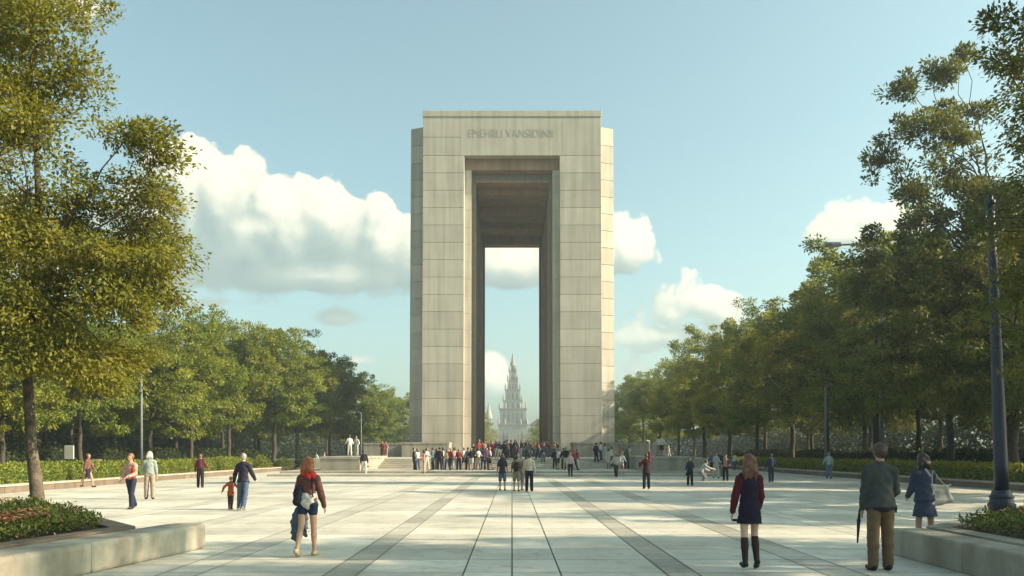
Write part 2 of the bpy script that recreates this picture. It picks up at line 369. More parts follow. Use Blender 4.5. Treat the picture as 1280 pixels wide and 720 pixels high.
# ---------------------------------------------------------------- world, sun, camera, haze
SUN_EL, SUN_AZ = 29.0, 7.0          # azimuth: degrees from +X towards the camera (-Y)
def world():
    w = bpy.data.worlds.new('World'); SC.world = w; w.use_nodes = True
    nt = w.node_tree; nt.nodes.clear()
    out = N(nt, 'ShaderNodeOutputWorld'); bg = N(nt, 'ShaderNodeBackground'); bg.inputs['Strength'].default_value = 0.11
    sky = N(nt, 'ShaderNodeTexSky'); sky.sky_type = 'NISHITA'; sky.sun_disc = False
    sky.sun_elevation = R(SUN_EL); sky.sun_rotation = R(90+SUN_AZ); sky.air_density = 1.0; sky.dust_density = 3.6; sky.ozone_density = 1.2
    tc = N(nt, 'ShaderNodeTexCoord')
    sep = N(nt, 'ShaderNodeSeparateXYZ'); L(nt, tc.outputs['Generated'], sep.inputs[0])
    def m(op, a, b=None, c=None, clamp=False):
        n = N(nt, 'ShaderNodeMath'); n.operation = op; n.use_clamp = clamp
        for i, v in enumerate((a, b, c)):
            if v is None: continue
            if isinstance(v, (int, float)): n.inputs[i].default_value = v
            else: L(nt, v, n.inputs[i])
        return n.outputs[0]
    yy = m('MAXIMUM', sep.outputs[1], 0.05)
    u = m('DIVIDE', sep.outputs[0], yy); v = m('DIVIDE', sep.outputs[2], yy)
    # cumulus banks: centre, half width, height above and below the centre (tangent units)
    B = []
    for (px, py, rx, rt, rb) in [
        (228, 222, 58, 62, 150), (275, 238, 58, 62, 136), (200, 270, 90, 60, 104), (345, 262, 62, 46, 112), (315, 285, 190, 46, 88),
        (412, 268, 74, 44, 106), (466, 264, 24, 28, 80), (478, 296, 62, 38, 78), (545, 318, 90, 50, 52), (640, 330, 90, 42, 34),
        (740, 315, 70, 50, 34), (785, 312, 40, 44, 34), (180, 345, 80, 40, 28), (400, 345, 160, 40, 24),
        (1058, 292, 52, 34, 26), (1090, 275, 40, 28, 30), (1020, 300, 30, 22, 18), (1130, 290, 60, 30, 30),
        (878, 374, 56, 34, 44), (908, 388, 40, 24, 28), (845, 395, 46, 24, 26), (828, 422, 90, 22, 18), (800, 462, 40, 12, 8),
        (418, 398, 40, 16, 10), (450, 450, 30, 10, 8), (105, 8, 55, 22, 18), (1222, 46, 14, 10, 8), (612, 470, 30, 34, 30),
        (-90, 330, 200, 100, 40), (1420, 300, 160, 70, 30), (-300, 180, 200, 60, 30), (1700, 420, 200, 60, 30), (270, 378, 60, 8, 8), (485, 366, 40, 8, 8)]:
        B.append(((px-640)/1000, (565-py)/1000, rx/1000, rt/1000, rb/1000))
    g = bpy.data.node_groups.new('cloud_density', 'ShaderNodeTree')
    g.interface.new_socket('U', in_out='INPUT', socket_type='NodeSocketFloat')
    g.interface.new_socket('V', in_out='INPUT', socket_type='NodeSocketFloat')
    g.interface.new_socket('D', in_out='OUTPUT', socket_type='NodeSocketFloat'); g.interface.new_socket('A', in_out='OUTPUT', socket_type='NodeSocketFloat')
    gi = g.nodes.new('NodeGroupInput'); go = g.nodes.new('NodeGroupOutput')
    def gm(op, a, b=None, c=None):
        n = g.nodes.new('ShaderNodeMath'); n.operation = op
        for i, q in enumerate((a, b, c)):
            if q is None: continue
            if isinstance(q, (int, float)): n.inputs[i].default_value = q
            else: g.links.new(q, n.inputs[i])
        return n.outputs[0]
    cmb = g.nodes.new('ShaderNodeCombineXYZ'); g.links.new(gi.outputs[0], cmb.inputs[0]); g.links.new(gi.outputs[1], cmb.inputs[1])
    acc = None
    for (cu, cv, rx, rt, rb) in B:
        du = gm('MULTIPLY', gm('SUBTRACT', gi.outputs[0], cu), 1/rx)
        dv = gm('SUBTRACT', gi.outputs[1], cv)
        dv = gm('MAXIMUM', gm('MULTIPLY', dv, 1/rt), gm('MULTIPLY', dv, -1/rb))
        d = gm('SUBTRACT', 1.0, gm('SQRT', gm('ADD', gm('MULTIPLY', du, du), gm('MULTIPLY', dv, dv))))
        d = gm('MULTIPLY', d, rt/0.05)
        acc = d if acc is None else gm('SMOOTH_MAX', acc, d, 0.16)
    def vor(scale, sm):
        n = g.nodes.new('ShaderNodeTexVoronoi'); n.feature = 'SMOOTH_F1'; n.voronoi_dimensions = '2D'
        n.inputs['Scale'].default_value = scale; n.inputs['Smoothness'].default_value = sm
        g.links.new(wv, n.inputs['Vector']); return n.outputs['Distance']
    nz = g.nodes.new('ShaderNodeTexNoise'); nz.inputs['Scale'].default_value = 16; nz.inputs['Detail'].default_value = 3; g.links.new(cmb.outputs[0], nz.inputs['Vector'])
    vm = g.nodes.new('ShaderNodeVectorMath'); vm.operation = 'SCALE'; vm.inputs['Scale'].default_value = 0.03; g.links.new(nz.outputs['Color'], vm.inputs[0])
    va = g.nodes.new('ShaderNodeVectorMath'); va.operation = 'ADD'; g.links.new(cmb.outputs[0], va.inputs[0]); g.links.new(vm.outputs[0], va.inputs[1]); wv = va.outputs[0]
    n2 = g.nodes.new('ShaderNodeTexNoise'); n2.inputs['Scale'].default_value = 22; n2.inputs['Detail'].default_value = 9; n2.inputs['Roughness'].default_value = 0.62; g.links.new(wv, n2.inputs['Vector'])
    bil = gm('ADD', gm('MULTIPLY', gm('SUBTRACT', 0.42, vor(17, 0.25)), 1.1), gm('MULTIPLY', gm('SUBTRACT', 0.42, vor(42, 0.25)), 0.5))
    bil = gm('ADD', bil, gm('MULTIPLY', gm('SUBTRACT', 0.42, vor(100, 0.3)), 0.2))
    bil = gm('ADD', bil, gm('MULTIPLY', gm('SUBTRACT', n2.outputs[0], 0.5), 1.3))
    def mr(x, a, b, lo, hi):
        n = g.nodes.new('ShaderNodeMapRange'); g.links.new(x, n.inputs[0])
        for i, q in enumerate((a, b, lo, hi)): n.inputs[i+1].default_value = q
        return n.outputs[0]
    kk = gm('MAXIMUM', mr(gi.outputs[1], 0.205, 0.275, 0.13, 0.52), mr(gi.outputs[0], 0.1, 0.16, 0.1, 0.5))
    D = gm('ADD', acc, gm('MULTIPLY', bil, kk))
    g.links.new(D, go.inputs[0]); g.links.new(acc, go.inputs[1])
    def dens(uu, vv):
        n = N(nt, 'ShaderNodeGroup'); n.node_tree = g; L(nt, uu, n.inputs[0]); L(nt, vv, n.inputs[1]); return n
    n0 = dens(u, v); d0 = n0.outputs[0]
    d1 = dens(m('ADD', u, 0.010), m('ADD', v, 0.009)).outputs[0]
    d2 = dens(m('ADD', u, 0.012), m('ADD', v, 0.045)).outputs[1]
    def ss(x, a, b):
        n = N(nt, 'ShaderNodeMapRange'); n.interpolation_type = 'SMOOTHSTEP'; n.inputs[1].default_value = a; n.inputs[2].default_value = b
        L(nt, x, n.inputs[0]); return n.outputs[0]
    alpha = ss(d0, 0.0, 0.17)
    front = ss(sep.outputs[1], 0.05, 0.2)
    alpha = m('MULTIPLY', m('MULTIPLY', alpha, front), 0.96)
    grad = m('SUBTRACT', d0, d1)
    broad = m('SUBTRACT', n0.outputs[1], d2)
    lit = m('ADD', m('ADD', m('MULTIPLY', grad, 0.55), m('MULTIPLY', broad, 0.6)), 0.36, clamp=True)
    lit = m('MINIMUM', lit, 1.0)
    ccol = ramp(nt, lit, [(0.0, (1.55, 2.05, 2.0)), (0.35, (2.15, 2.65, 2.45)), (0.7, (4.0, 4.05, 3.35)), (1.0, (5.4, 5.15, 4.0))])
    # the sky itself, warmed towards the low sun side and the horizon
    gr = N(nt, 'ShaderNodeHueSaturation'); gr.inputs['Saturation'].default_value = 0.75; L(nt, sky.outputs[0], gr.inputs['Color'])
    sk = mixc(nt, 1.0, gr.outputs[0], (0.84, 1.09, 0.96), 'MULTIPLY')
    res = mixc(nt, alpha, sk, ccol)
    L(nt, res, bg.inputs[0]); L(nt, bg.outputs[0], out.inputs[0])
    w.cycles.sampling_method = 'MANUAL'; w.cycles.sample_map_resolution = 512
world()
sl = bpy.data.lights.new('sun', 'SUN'); sl.energy = 5.0; sl.angle = R(0.55); sl.color = (1.0, 0.84, 0.62)
so = bpy.data.objects.new('sun', sl); COL.objects.link(so)
sd = Vector((math.cos(R(SUN_EL))*math.cos(R(SUN_AZ)), -math.cos(R(SUN_EL))*math.sin(R(SUN_AZ)), math.sin(R(SUN_EL))))
so.rotation_euler = sd.to_track_quat('Z', 'Y').to_euler(); so.location = sd*60
cam = bpy.data.cameras.new('camera'); co = bpy.data.objects.new('camera', cam); COL.objects.link(co)
co.location = (0, 0, CAMZ); co.rotation_euler = (R(90), 0, 0)
cam.sensor_width = 36; cam.lens = 36*FPX/1280; cam.shift_y = (HOR-360)/1280; cam.clip_end = 5000; cam.clip_start = 0.1
SC.camera = co
SC.view_settings.view_transform = 'Standard'; SC.view_settings.look = 'None'; SC.view_settings.exposure = 1.12; SC.view_settings.gamma = 1
SC.render.engine = 'CYCLES'
cy = SC.cycles
cy.use_denoising = True; cy.max_bounces = 5; cy.diffuse_bounces = 3; cy.glossy_bounces = 2; cy.transmission_bounces = 3
cy.transparent_max_bounces = 4; cy.volume_bounces = 0; cy.sample_clamp_indirect = 6.0; cy.caustics_reflective = False; cy.caustics_refractive = False
def haze():
    b = MB(); b.box(-700, 700, -60, 900, -1.0, 88)
    m, nt, out = newmat('haze_air')
    pv = N(nt, 'ShaderNodeVolumePrincipled'); pv.inputs['Color'].default_value = (0.78, 0.9, 0.93, 1); pv.inputs['Density'].default_value = 0.00062
    pv.inputs['Anisotropy'].default_value = 0.2
    L(nt, pv.outputs[0], out.inputs['Volume'])
    tag(b.build('haze', m), kind='stuff')
haze()

# ---------------------------------------------------------------- ground
b = MB(); b.poly([(-900, -50, -0.05), (900, -50, -0.05), (900, 1100, -0.05), (-900, 1100, -0.05)]); tag(b.build('ground', M['earth']), kind='structure')
KL, KR, Y0, Y1 = -20.8, 22.0, -12.0, 118.0
b = MB(); b.poly([(KL, Y0, -0.012), (KR, Y0, -0.012), (KR, Y1, -0.012), (KL, Y1, -0.012)]); tag(b.build('plaza_bedding', M['joint']), kind='structure')
def plaza():
    b = MB(5); rng = random.Random(11)
    edges = [0, .68, 2.15, 2.6, 4.35, 4.9, 7.0, 7.55, 9.9, 10.4, 12.7, 15.0, 15.5, 17.8, 19.9]
    gap = 0.012
    def strips(sgn, lim):
        e = [q for q in edges if q < lim-0.3]+[lim]
        return [(e[i], e[i+1], i) for i in range(len(e)-1)]
    bands = {2, 4}
    y = Y0; row = 0
    while y < Y1:
        d = 1.35 if row % 3 else 2.5
        y2 = min(y+d, Y1)
        for sgn, lim in ((-1, -KL), (1, KR)):
            for (a, c, i) in strips(sgn, lim):
                isband = i in bands and not (i == 4 and sgn < 0) and ((row+i*3+(5 if sgn > 0 else 0))//2 % 4 < (2 if i == 4 else 3))
                r = rng.uniform(0.0, 0.22) if isband else (0.3+0.7*rng.random()**1.2)
                if i in bands and not isband: r = 0.33
                if not isband and rng.random() < 0.03: r = 0.27
                x0, x1 = (a, c) if sgn > 0 else (-c, -a)
                b.poly([(x0+gap, y+gap, 0), (x1-gap, y+gap, 0), (x1-gap, y2-gap, 0), (x0+gap, y2-gap, 0)], r)
        y = y2; row += 1
    tag(b.build('paving', M['pave']), kind='structure')
plaza()
for nm, x0, x1 in (('lawn', -60, KL-0.6), ('lawn', KR+0.6, 60)):
    b = MB(); b.poly([(x0, -12, 0.2), (x1, -12, 0.2), (x1, 260, 0.2), (x0, 260, 0.2)]); tag(b.build(nm, M['lawn']), kind='structure')
def kerb(x0, x1, y0, y1, lab):
    root = empty('kerb', ((x0+x1)/2, (y0+y1)/2, 0))
    b = MB(3); y = y0
    while y < y1:
        b.box(x0, x1, y+0.01, min(y+1.8, y1)-0.01, -0.02, 0.27); y += 1.8
    o = b.build('kerb_face', M['brownkerb'], root, bevel=0.012); o.matrix_parent_inverse = Matrix.Translation((-root.location.x, -root.location.y, 0))
    b = MB(4); y = y0
    while y < y1:
        b.box(x0-0.04, x1+0.04, y+0.01, min(y+1.8, y1)-0.01, 0.272, 0.35); y += 1.8
    o = b.build('cap', M['kerbtop'], root, bevel=0.012); o.matrix_parent_inverse = Matrix.Translation((-root.location.x, -root.location.y, 0))
    tag(root, lab, 'kerb')
kerb(KL-0.6, KL, 4, 86, 'low brown kerb with pale cap edging the sunlit hedge')
kerb(KR, KR+0.6, 4, 92, 'low brown kerb with pale cap edging the shaded hedge')

# ---------------------------------------------------------------- stairs and terrace
def stairs():
    b = MB(8); W = 17.0
    def slabs(x0, x1, y0, y1, z0, z1, w=2.4):
        x = x0
        while x < x1-0.01:
            x2 = min(x+w, x1); b.box(x+0.004, x2-0.004, y0, y1, z0, z1, 0.3+0.5*b.rng.random()); x = x2
    slabs(-W, W, 55.5, 58.5, -0.02, 0.15); slabs(-W, W, 58.5, 69, -0.02, 0.30)
    for i in range(5):
        slabs(-12.3, 12.0, 68.0+0.85*i, 69.6+0.85*i, 0.28+0.001*i, 0.3+0.16*(i+1))
    root = empty('stone_steps', (0, 55.5, 0))
    o = b.build('steps', M['stair'], root, bevel=0.015); o.matrix_parent_inverse = Matrix.Translation((0, -55.5, 0))
    tag(root, 'broad pale stone steps rising from the plaza to the arch', 'steps')
    b = MB(9)
    b.box(-19, 19, 73.0, 150, -0.02, 1.10, 0.5)
    tag(b.build('terrace', M['stair']), kind='structure')
    b = MB(9); b.box(-9.0, 9.0, 150.0, 640, -0.02, 1.096, 0.5); tag(b.build('avenue_path', M['stair']), kind='structure')
stairs()
def blockwall(x0, x1, y0, y1, z0, z1, n, lab, cat='wall', name='stone_block'):
    root = empty(name, ((x0+x1)/2, (y0+y1)/2, z0))
    inv = Matrix.Translation((-(x0+x1)/2, -(y0+y1)/2, -z0))
    b = MB(int(x0*7) % 97); w = (x1-x0)/n
    for i in range(n): b.box(x0+i*w+0.012, x0+(i+1)*w-0.012, y0, y1, z0, z1-0.2)
    b.box(x0+0.1, x1-0.1, y0+0.05, y1-0.05, z0, z1-0.25)
    o = b.build('body', M['block'], root, bevel=0.02); o.matrix_parent_inverse = inv
    b = MB(5); b.box(x0-0.04, x1+0.04, y0-0.05, y1+0.05, z1-0.198, z1)
    o = b.build('coping', M['block'], root, bevel=0.02); o.matrix_parent_inverse = inv
    return tag(root, lab, cat)
blockwall(-14.4, -11.4, 60, 73, 0.30, 1.36, 1, 'low stone block flanking the steps in front of the sunlit trees', 'stone block')
blockwall(9.9, 13.6, 60, 73, 0.30, 1.36, 1, 'low stone block flanking the steps on the shaded side', 'stone block')
blockwall(-13.2, -7.5, 95.5, 99.7, 1.10, 2.86, 1, 'wide stone plinth at the foot of the pillar beside the sunlit trees', 'plinth', 'stone_plinth')
blockwall(7.3, 12.8, 95.5, 99.7, 1.10, 2.86, 1, 'wide stone plinth at the foot of the pillar beside the shaded trees', 'plinth', 'stone_plinth')
blockwall(-18.2, -13.5, 98, 100, 1.10, 2.80, 2, 'stone parapet wall running from the arch towards the sunlit trees', 'wall', 'parapet_wall')
blockwall(13.2, 19.0, 98, 100, 1.10, 2.80, 3, 'stone parapet wall running from the arch towards the shaded trees', 'wall', 'parapet_wall')
blockwall(17.5, 25.5, 82, 82.8, 0.0, 0.95, 4, 'low grey wall between the steps and the shaded tree row', 'wall', 'garden_wall')

# ---------------------------------------------------------------- monumental arch
def arch():
    root = empty('monumental_arch', (0, 115, 1.1))
    inv = Matrix.Translation((0, -115, -1.1))
    H = 44.4
    def xf(p): # slight batter
        k = 1+0.018*(1-(p[2]-1.1)/H)
        return (p[0]*k, p[1], p[2])
    def put(b, name, mat, bevel=0.0):
        o = b.build(name, mat, root, xf=xf, bevel=bevel); o.matrix_parent_inverse = inv; return o
    yf, yb = 100.0, 131.5
    course = [38.75-2.17*i for i in range(18)]
    course = [z for z in course if z > 1.2]+[1.1]
    G = 0.02
    for s in (-1, 1):
        b = MB(21+s)
        X0, X1 = (5.95, 11.1)
        for zt, zb in zip(course[:-1], course[1:]):
            a, c = (X0, X1) if s > 0 else (-X1, -X0)
            b.box(a, c, yf, yf+1.1, zb+G, zt-G, 0.25+0.6*b.rng.random())
        put(b, 'front_pillar', M['stone'], 0.03)
        b = MB(26+s)
        for zt, zb in zip(course[:-1], course[1:]):
            a, c = (X0, X1) if s > 0 else (-X1, -X0)
            b.box(a, c, yb-1.1, yb, zb+G, zt-G)
        put(b, 'rear_pillar', M['stone'], 0.03)
        b = MB(31+s); a, c = (4.72, 11.0) if s > 0 else (-11.0, -4.72)
        b.box(a, c, yf+2.5, yb-2.4, 1.1, 43.6)
        a, c = (6.05, 11.05) if s > 0 else (-11.05, -6.05)
        b.box(a, c, yf+0.07, yf+2.5, 1.1, 43.6)
        b.box(a, c, yb-2.4, yb-0.07, 1.1, 43.6)
        put(b, 'core', M['joint'])
        # lining of the passage in courses
        b = MB(36+s)
        for zt, zb in zip(course[:-1], course[1:]):
            if zt > 36.5: continue
            y = yf+2.6
            while y < yb-2.6:
                y2 = min(y+4.5, yb-2.5)
                a, c = (4.66, 4.76) if s > 0 else (-4.76, -4.66)
                b.box(a, c, y+G, y2-G, zb+G, zt-G); y = y2
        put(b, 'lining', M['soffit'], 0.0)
        # side wing set back from the front
        b = MB(41+s)
        for zt, zb in zip([43.3]+[41.0]+course[:-1], [41.0]+[38.75]+course[1:]):
            q = [(11.12, yf+2.3), (13.0, yf+3.05), (13.0, yb-3.05), (11.12, yb-2.3)]
            if s < 0: q = [(-a, c) for a, c in reversed(q)]
            b.prism(q, zb+G, zt-G)
        q = [(11.1, yf+2.4), (12.93, yf+3.13), (12.93, yb-3.13), (11.1, yb-2.4)]
        if s < 0: q = [(-a, c) for a, c in reversed(q)]
        b.prism(q, 1.1, 43.2)
        put(b, 'side_wing', M['stone'], 0.03)
        # stepped jambs of the opening
        b = MB(51+s)
        cz = [z for z in course if z < 37.2]; cz = [37.35]+cz
        for zt, zb in zip(cz[:-1], cz[1:]):
            a, c = (5.12, 6.08) if s > 0 else (-6.08, -5.12)
            b.box(a, c, yf+1.15, yf+2.5, zb+G*0.6, zt-G*0.6, 0.75+0.25*b.rng.random())
        put(b, 'jamb', M['stone'], 0.02)
        b = MB(54+s)
        for zt, zb in zip(cz[:-1], cz[1:]):
            a, c = (4.62, 5.2) if s > 0 else (-5.2, -4.62)
            b.box(a, c, yf+2.52, yf+3.4, zb+G*0.6, min(zt, 36.3)-G*0.6, 0.4)
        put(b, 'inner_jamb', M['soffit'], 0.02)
        b = MB(57+s)
        for zt, zb in zip(cz[:-1], cz[1:]):
            a, c = (4.35, 5.0) if s > 0 else (-5.0, -4.35)
            b.box(a, c, yb-3.4, yb-1.4, zb+G*0.6, min(zt, 36.3)-G*0.6, 0.2)
        put(b, 'rear_jamb', M['soffit'], 0.02)
    # attic over the opening
    b = MB(61)
    zt = 43.55
    b.box(-11.1, -6.45, yf, yf+1.4, 38.75+G, 41.05-G, 0.45); b.box(-11.1, -6.45, yf, yf+1.4, 41.05+G, zt, 0.6)
    b.box(-6.45+G, 6.25-G, yf, yf+1.4, 38.75+G, zt, 0.5)
    b.box(6.25, 11.1, yf, yf+1.4, 38.75+G, zt, 0.4)
    put(b, 'attic', M['stone'], 0.03)
    b = MB(66); b.box(-11.1, 11.1, yb-1.4, yb, 38.75+G, zt, 0.5); put(b, 'rear_attic', M['stone'], 0.03)
    b = MB(62); b.box(-11.04, 11.04, yf+1.4, yb-1.4, 38.7, 43.5); b.box(-11.0, 11.0, yf+0.08, yb-0.08, 38.82, 43.5); b.box(-4.7, 4.7, yf+2.5, yb-2.5, 36.5, 38.7)
    put(b, 'roof_mass', M['joint'])
    b = MB(63); b.box(-11.16, 11.16, yf-0.06, yb+0.06, 43.6, 44.4, 0.3)
    put(b, 'cornice', M['stone'], 0.04)
    # stepped lintels and ceiling beams
    b = MB(64)
    b.box(-6.05, 6.05, yf+1.15, yf+2.5, 37.35, 38.74, 0.3)
    b.box(-5.2, 5.2, yf+2.52, yf+4.2, 36.2, 37.6, 0.5)
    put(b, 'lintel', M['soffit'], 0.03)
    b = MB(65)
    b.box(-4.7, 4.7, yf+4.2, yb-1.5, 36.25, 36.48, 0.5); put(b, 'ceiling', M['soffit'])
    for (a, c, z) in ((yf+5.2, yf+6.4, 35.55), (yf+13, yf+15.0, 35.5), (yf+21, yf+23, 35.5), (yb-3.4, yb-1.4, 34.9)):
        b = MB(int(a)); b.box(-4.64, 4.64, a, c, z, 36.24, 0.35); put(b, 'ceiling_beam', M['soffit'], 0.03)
    # inscription
    cu = bpy.data.curves.new('inscription', 'FONT'); cu.body = 'EMEHIILI VANSIDINII'; cu.size = 1.35; cu.extrude = 0.012; cu.align_x = 'CENTER'; cu.space_character = 1.04
    to = bpy.data.objects.new('tmp_text', cu); COL.objects.link(to)
    dg = bpy.context.evaluated_depsgraph_get(); me = bpy.data.meshes.new_from_object(to.evaluated_get(dg))
    bpy.data.objects.remove(to)
    xs = [v.co.x for v in me.vertices]; k = 10.6/(max(xs)-min(xs)); cxm = (max(xs)+min(xs))/2
    for v in me.vertices: v.co = ((v.co.x-cxm)*k-0.15, 0.0-v.co.z, (v.co.y)*k*1.25)
    o = link_mesh('inscription', me, simple('letter_shade', (0.42, 0.385, 0.33), (0.33, 0.3, 0.255), 2.0), root)  # letters stand proud; darker colour stands in for shade inside engraved strokes
    o.location = (0, yf-0.006-115, 41.05-1.1)
    tag(root, 'monumental square stone arch with inscribed lintel towering over the plaza', 'arch')
arch()

# ---------------------------------------------------------------- far tower beyond the arch
def tower():
    d = 520.0; k = d/1000; cx = (641-640)*k
    root = empty('spired_tower', (cx, d, 1.1)); z0 = 1.1
    def Z(py): return CAMZ+(HOR-py)*k-z0
    tiers = [(565, 532, 19, 19), (532, 512, 18, 17.5), (512, 502, 13.0, 12.5), (502, 488, 10.5, 9.8), (488, 477, 7.4, 6.6), (477, 466, 6.0, 4.6), (466, 455, 3.6, 2.4)]
    for i, (pa, pb, ra, rb) in enumerate(tiers):
        b = MB(i); b.frustum(0, 0, Z(pa), Z(pb), ra*k*1.3, rb*k*1.3, 4, rot=math.pi/4); b.frustum(0, 0, Z(pb)-0.4, Z(pb)+0.5, rb*k*1.38, rb*k*1.42, 4, rot=math.pi/4)
        t = b.build('tier', M['paleStone'], root)
        n = 5 if i < 2 else (3 if i < 5 else 1)
        w = MB(i)
        for q in range(n):
            x = (q-(n-1)/2)*ra*k*1.5/n; h = (Z(pb)-Z(pa)); hw = ra*k*0.3/n+0.15
            yy = -ra*k*0.921-0.06
            w.poly([(x-hw, yy, Z(pa)+h*0.12), (x+hw, yy, Z(pa)+h*0.12), (x+hw, yy+0.0, Z(pa)+h*0.62), (x, yy, Z(pa)+h*0.82), (x-hw, yy, Z(pa)+h*0.62)])
        w.build('window', M['towerdark'], t)
        if i < 6:
            for sx in (-1, 1):
                for fr in ((1.0,) if i > 1 else (1.0, 0.55)):
                    b = MB(3); x = sx*rb*k*0.92*fr; y = -rb*k*0.88
                    b.frustum(x, y, Z(pb), Z(pb)+1.8, 0.62, 0.55, 6); b.frustum(x, y, Z(pb)+1.8, Z(pb)+4.6, 0.75, 0.06, 6)
                    b.build('pinnacle', M['paleStone'], root)
    b = MB(4); b.frustum(0, 0, Z(455), Z(441), 1.5, 0.15, 8); b.frustum(0, 0, Z(457), Z(453), 1.9, 1.5, 8); b.build('spire', M['paleStone'], root)
    b = MB(4); b.box(-0.9*19*k/1.0*0.35, 0.9*19*k*0.35, -19*k-1.5, -19*k, 0, Z(538)); b.build('portal', M['paleStone'], root)
    tag(root, 'pale stepped tower with slender spire seen far off through the arch', 'tower')
    root = empty('church', ((611-640)*0.56, 560, 1.1))
    b = MB(2); b.box(-6, 8, -5, 5, 0, 16); b.build('nave', M['paleStone'], root)
    b = MB(2); b.frustum(0, 0, 0, 24, 2.6, 2.4, 4, rot=math.pi/4); b.frustum(0, 0, 24, 35, 2.7, 0.1, 8); b.build('steeple', M['paleStone'], root)
    tag(root, 'small hazy church steeple beyond the avenue trees, seen through the arch', 'church')
    root = empty('far_house', ((671-640)*0.5, 500, 1.1))
    b = MB(2); b.box(-5, 5, -5, 5, 0, 17); w_ = b.build('wall', M['white'], root)
    b = MB(2); b.v = [(-5.4, -5.4, 17.02), (5.4, -5.4, 17.02), (5.4, 5.4, 17.02), (-5.4, 5.4, 17.02), (0, -5.4, 21), (0, 5.4, 21)]
    b.f = [(0, 3, 2, 1), (0, 1, 4), (2, 3, 5), (1, 2, 5, 4), (3, 0, 4, 5)]; b.r = [0.5]*5; b.build('roof', M['brownkerb'], root)
    for q in range(3):
        for zz in (3, 7.5, 12):
            b = MB(); x = -3+q*3; b.box(x-0.5, x+0.5, -5.04, -4.9, zz, zz+1.8); b.build('window', M['towerdark'], root)
    tag(root, 'pale gabled house rising over the dark avenue trees, seen through the arch', 'house')
tower()

# ---------------------------------------------------------------- trees
def row_env(seed, k=1.0):
    r = random.Random(seed)
    e = [(0, 0, 8.3, 3.9*k, 3.9*k, 5.0)]
    for i in range(11):
        a = i*2.4+r.uniform(-.4, .4); z = r.uniform(4.4, 12.0); q = 3.1*math.sqrt(max(0.1, 1-((z-8.3)/5.6)**2))*k
        e.append((q*math.cos(a), q*math.sin(a), z, r.uniform(1.4, 2.1), r.uniform(1.4, 2.1), r.uniform(1.2, 1.8)))
    return e
protos = []
for s in (3, 8, 14, 23):
    protos.append(make_tree(s, row_env(s), [(0, 0, -0.1), (0.1, 0.05, 3.0), (0.0, 0.1, 6), (0.1, 0, 9.5)], 0.21, 0.62, 0.62, 0.21, 130, nlimb=9, limb_r=0.6, shell=0.5))
    print('LEAVES', len(protos[-1][1].polygons))
far_protos = [make_tree(s, row_env(s), [(0, 0, -0.1), (0.1, 0.05, 3.0), (0, 0, 8)], 0.24, 0.9, 0.32, 0.5, 34, nlimb=5, shell=0.5) for s in (5, 9)]
rt = random.Random(4)
ORD = ['first', 'second', 'third', 'fourth', 'fifth', 'sixth', 'seventh', 'eighth', 'ninth', 'tenth', 'eleventh', 'twelfth', 'thirteenth', 'fourteenth', 'fifteenth', 'sixteenth', 'seventeenth', 'eighteenth']
def row(xc, ds, hs, mat, side, depth, group, start=0, jx=0.6):
    for i, (d, h) in enumerate(zip(ds, hs)):
        k = h/13.6; p = protos[(i*3+depth+start) % 4]
        w = k*rt.uniform(0.92, 1.1)
        q = plant_tree('avenue_tree', p, (xc+rt.uniform(-jx, jx), d, 0.2), rt.uniform(0, 6.28), (w, w, k),
                   (M['darkbark'], mat), f'{ORD[i]} tree from the camera in the {depth_name[depth]} row of the {side} trees', group=group)
depth_name = ['front', 'second', 'third']
# meshes are shared, so the leaf colour is set per object slot
_pl = plant_tree
def plant_tree(name, meshes, loc, rz, sc, mats, label, cat='tree', group=None):
    root = empty(name, loc, rz); root.scale = sc
    for nm, me, m in (('trunk', meshes[0], mats[0]), ('crown', meshes[1], mats[1])):
        if not me.materials: me.materials.append(m)
        o = bpy.data.objects.new(nm, me); COL.objects.link(o); o.parent = root
        o.material_slots[0].link = 'OBJECT'; o.material_slots[0].material = m
        if nm == 'trunk' and not me.polygons[0].use_smooth: me.polygons.foreach_set('use_smooth', [True]*len(me.polygons))
    return tag(root, label, cat, group)
LG, RG = 'trees along the sunlit side of the plaza', 'trees along the shaded side of the plaza'
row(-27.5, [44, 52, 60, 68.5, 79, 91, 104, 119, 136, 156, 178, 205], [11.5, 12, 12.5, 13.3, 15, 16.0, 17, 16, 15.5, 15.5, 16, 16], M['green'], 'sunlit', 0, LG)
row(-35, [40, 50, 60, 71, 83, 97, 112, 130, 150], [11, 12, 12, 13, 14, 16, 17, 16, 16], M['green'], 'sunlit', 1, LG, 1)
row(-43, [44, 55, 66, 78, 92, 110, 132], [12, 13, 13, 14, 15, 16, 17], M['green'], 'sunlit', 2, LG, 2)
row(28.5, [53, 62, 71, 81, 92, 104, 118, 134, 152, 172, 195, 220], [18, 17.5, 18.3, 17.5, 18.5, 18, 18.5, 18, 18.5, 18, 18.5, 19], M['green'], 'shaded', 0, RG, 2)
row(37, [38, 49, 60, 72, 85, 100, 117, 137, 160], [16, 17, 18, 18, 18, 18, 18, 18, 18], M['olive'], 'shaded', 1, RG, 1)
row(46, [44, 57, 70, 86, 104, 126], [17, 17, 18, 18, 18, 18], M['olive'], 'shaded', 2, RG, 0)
# the row goes on towards the camera beyond the frame: these shade the plaza
for i, (x, d, h) in enumerate([(27, 29, 16), (26.5, 19.5, 13), (25, 9.0, 15.5)]):
    plant_tree('avenue_tree', protos[i], (x, d, 0.2), i*1.3, (h/13.6,)*3, (M['darkbark'], M['olive']), f'{ORD[i]} shade tree nearer than the tall open-topped one, beyond the right edge', group=RG)
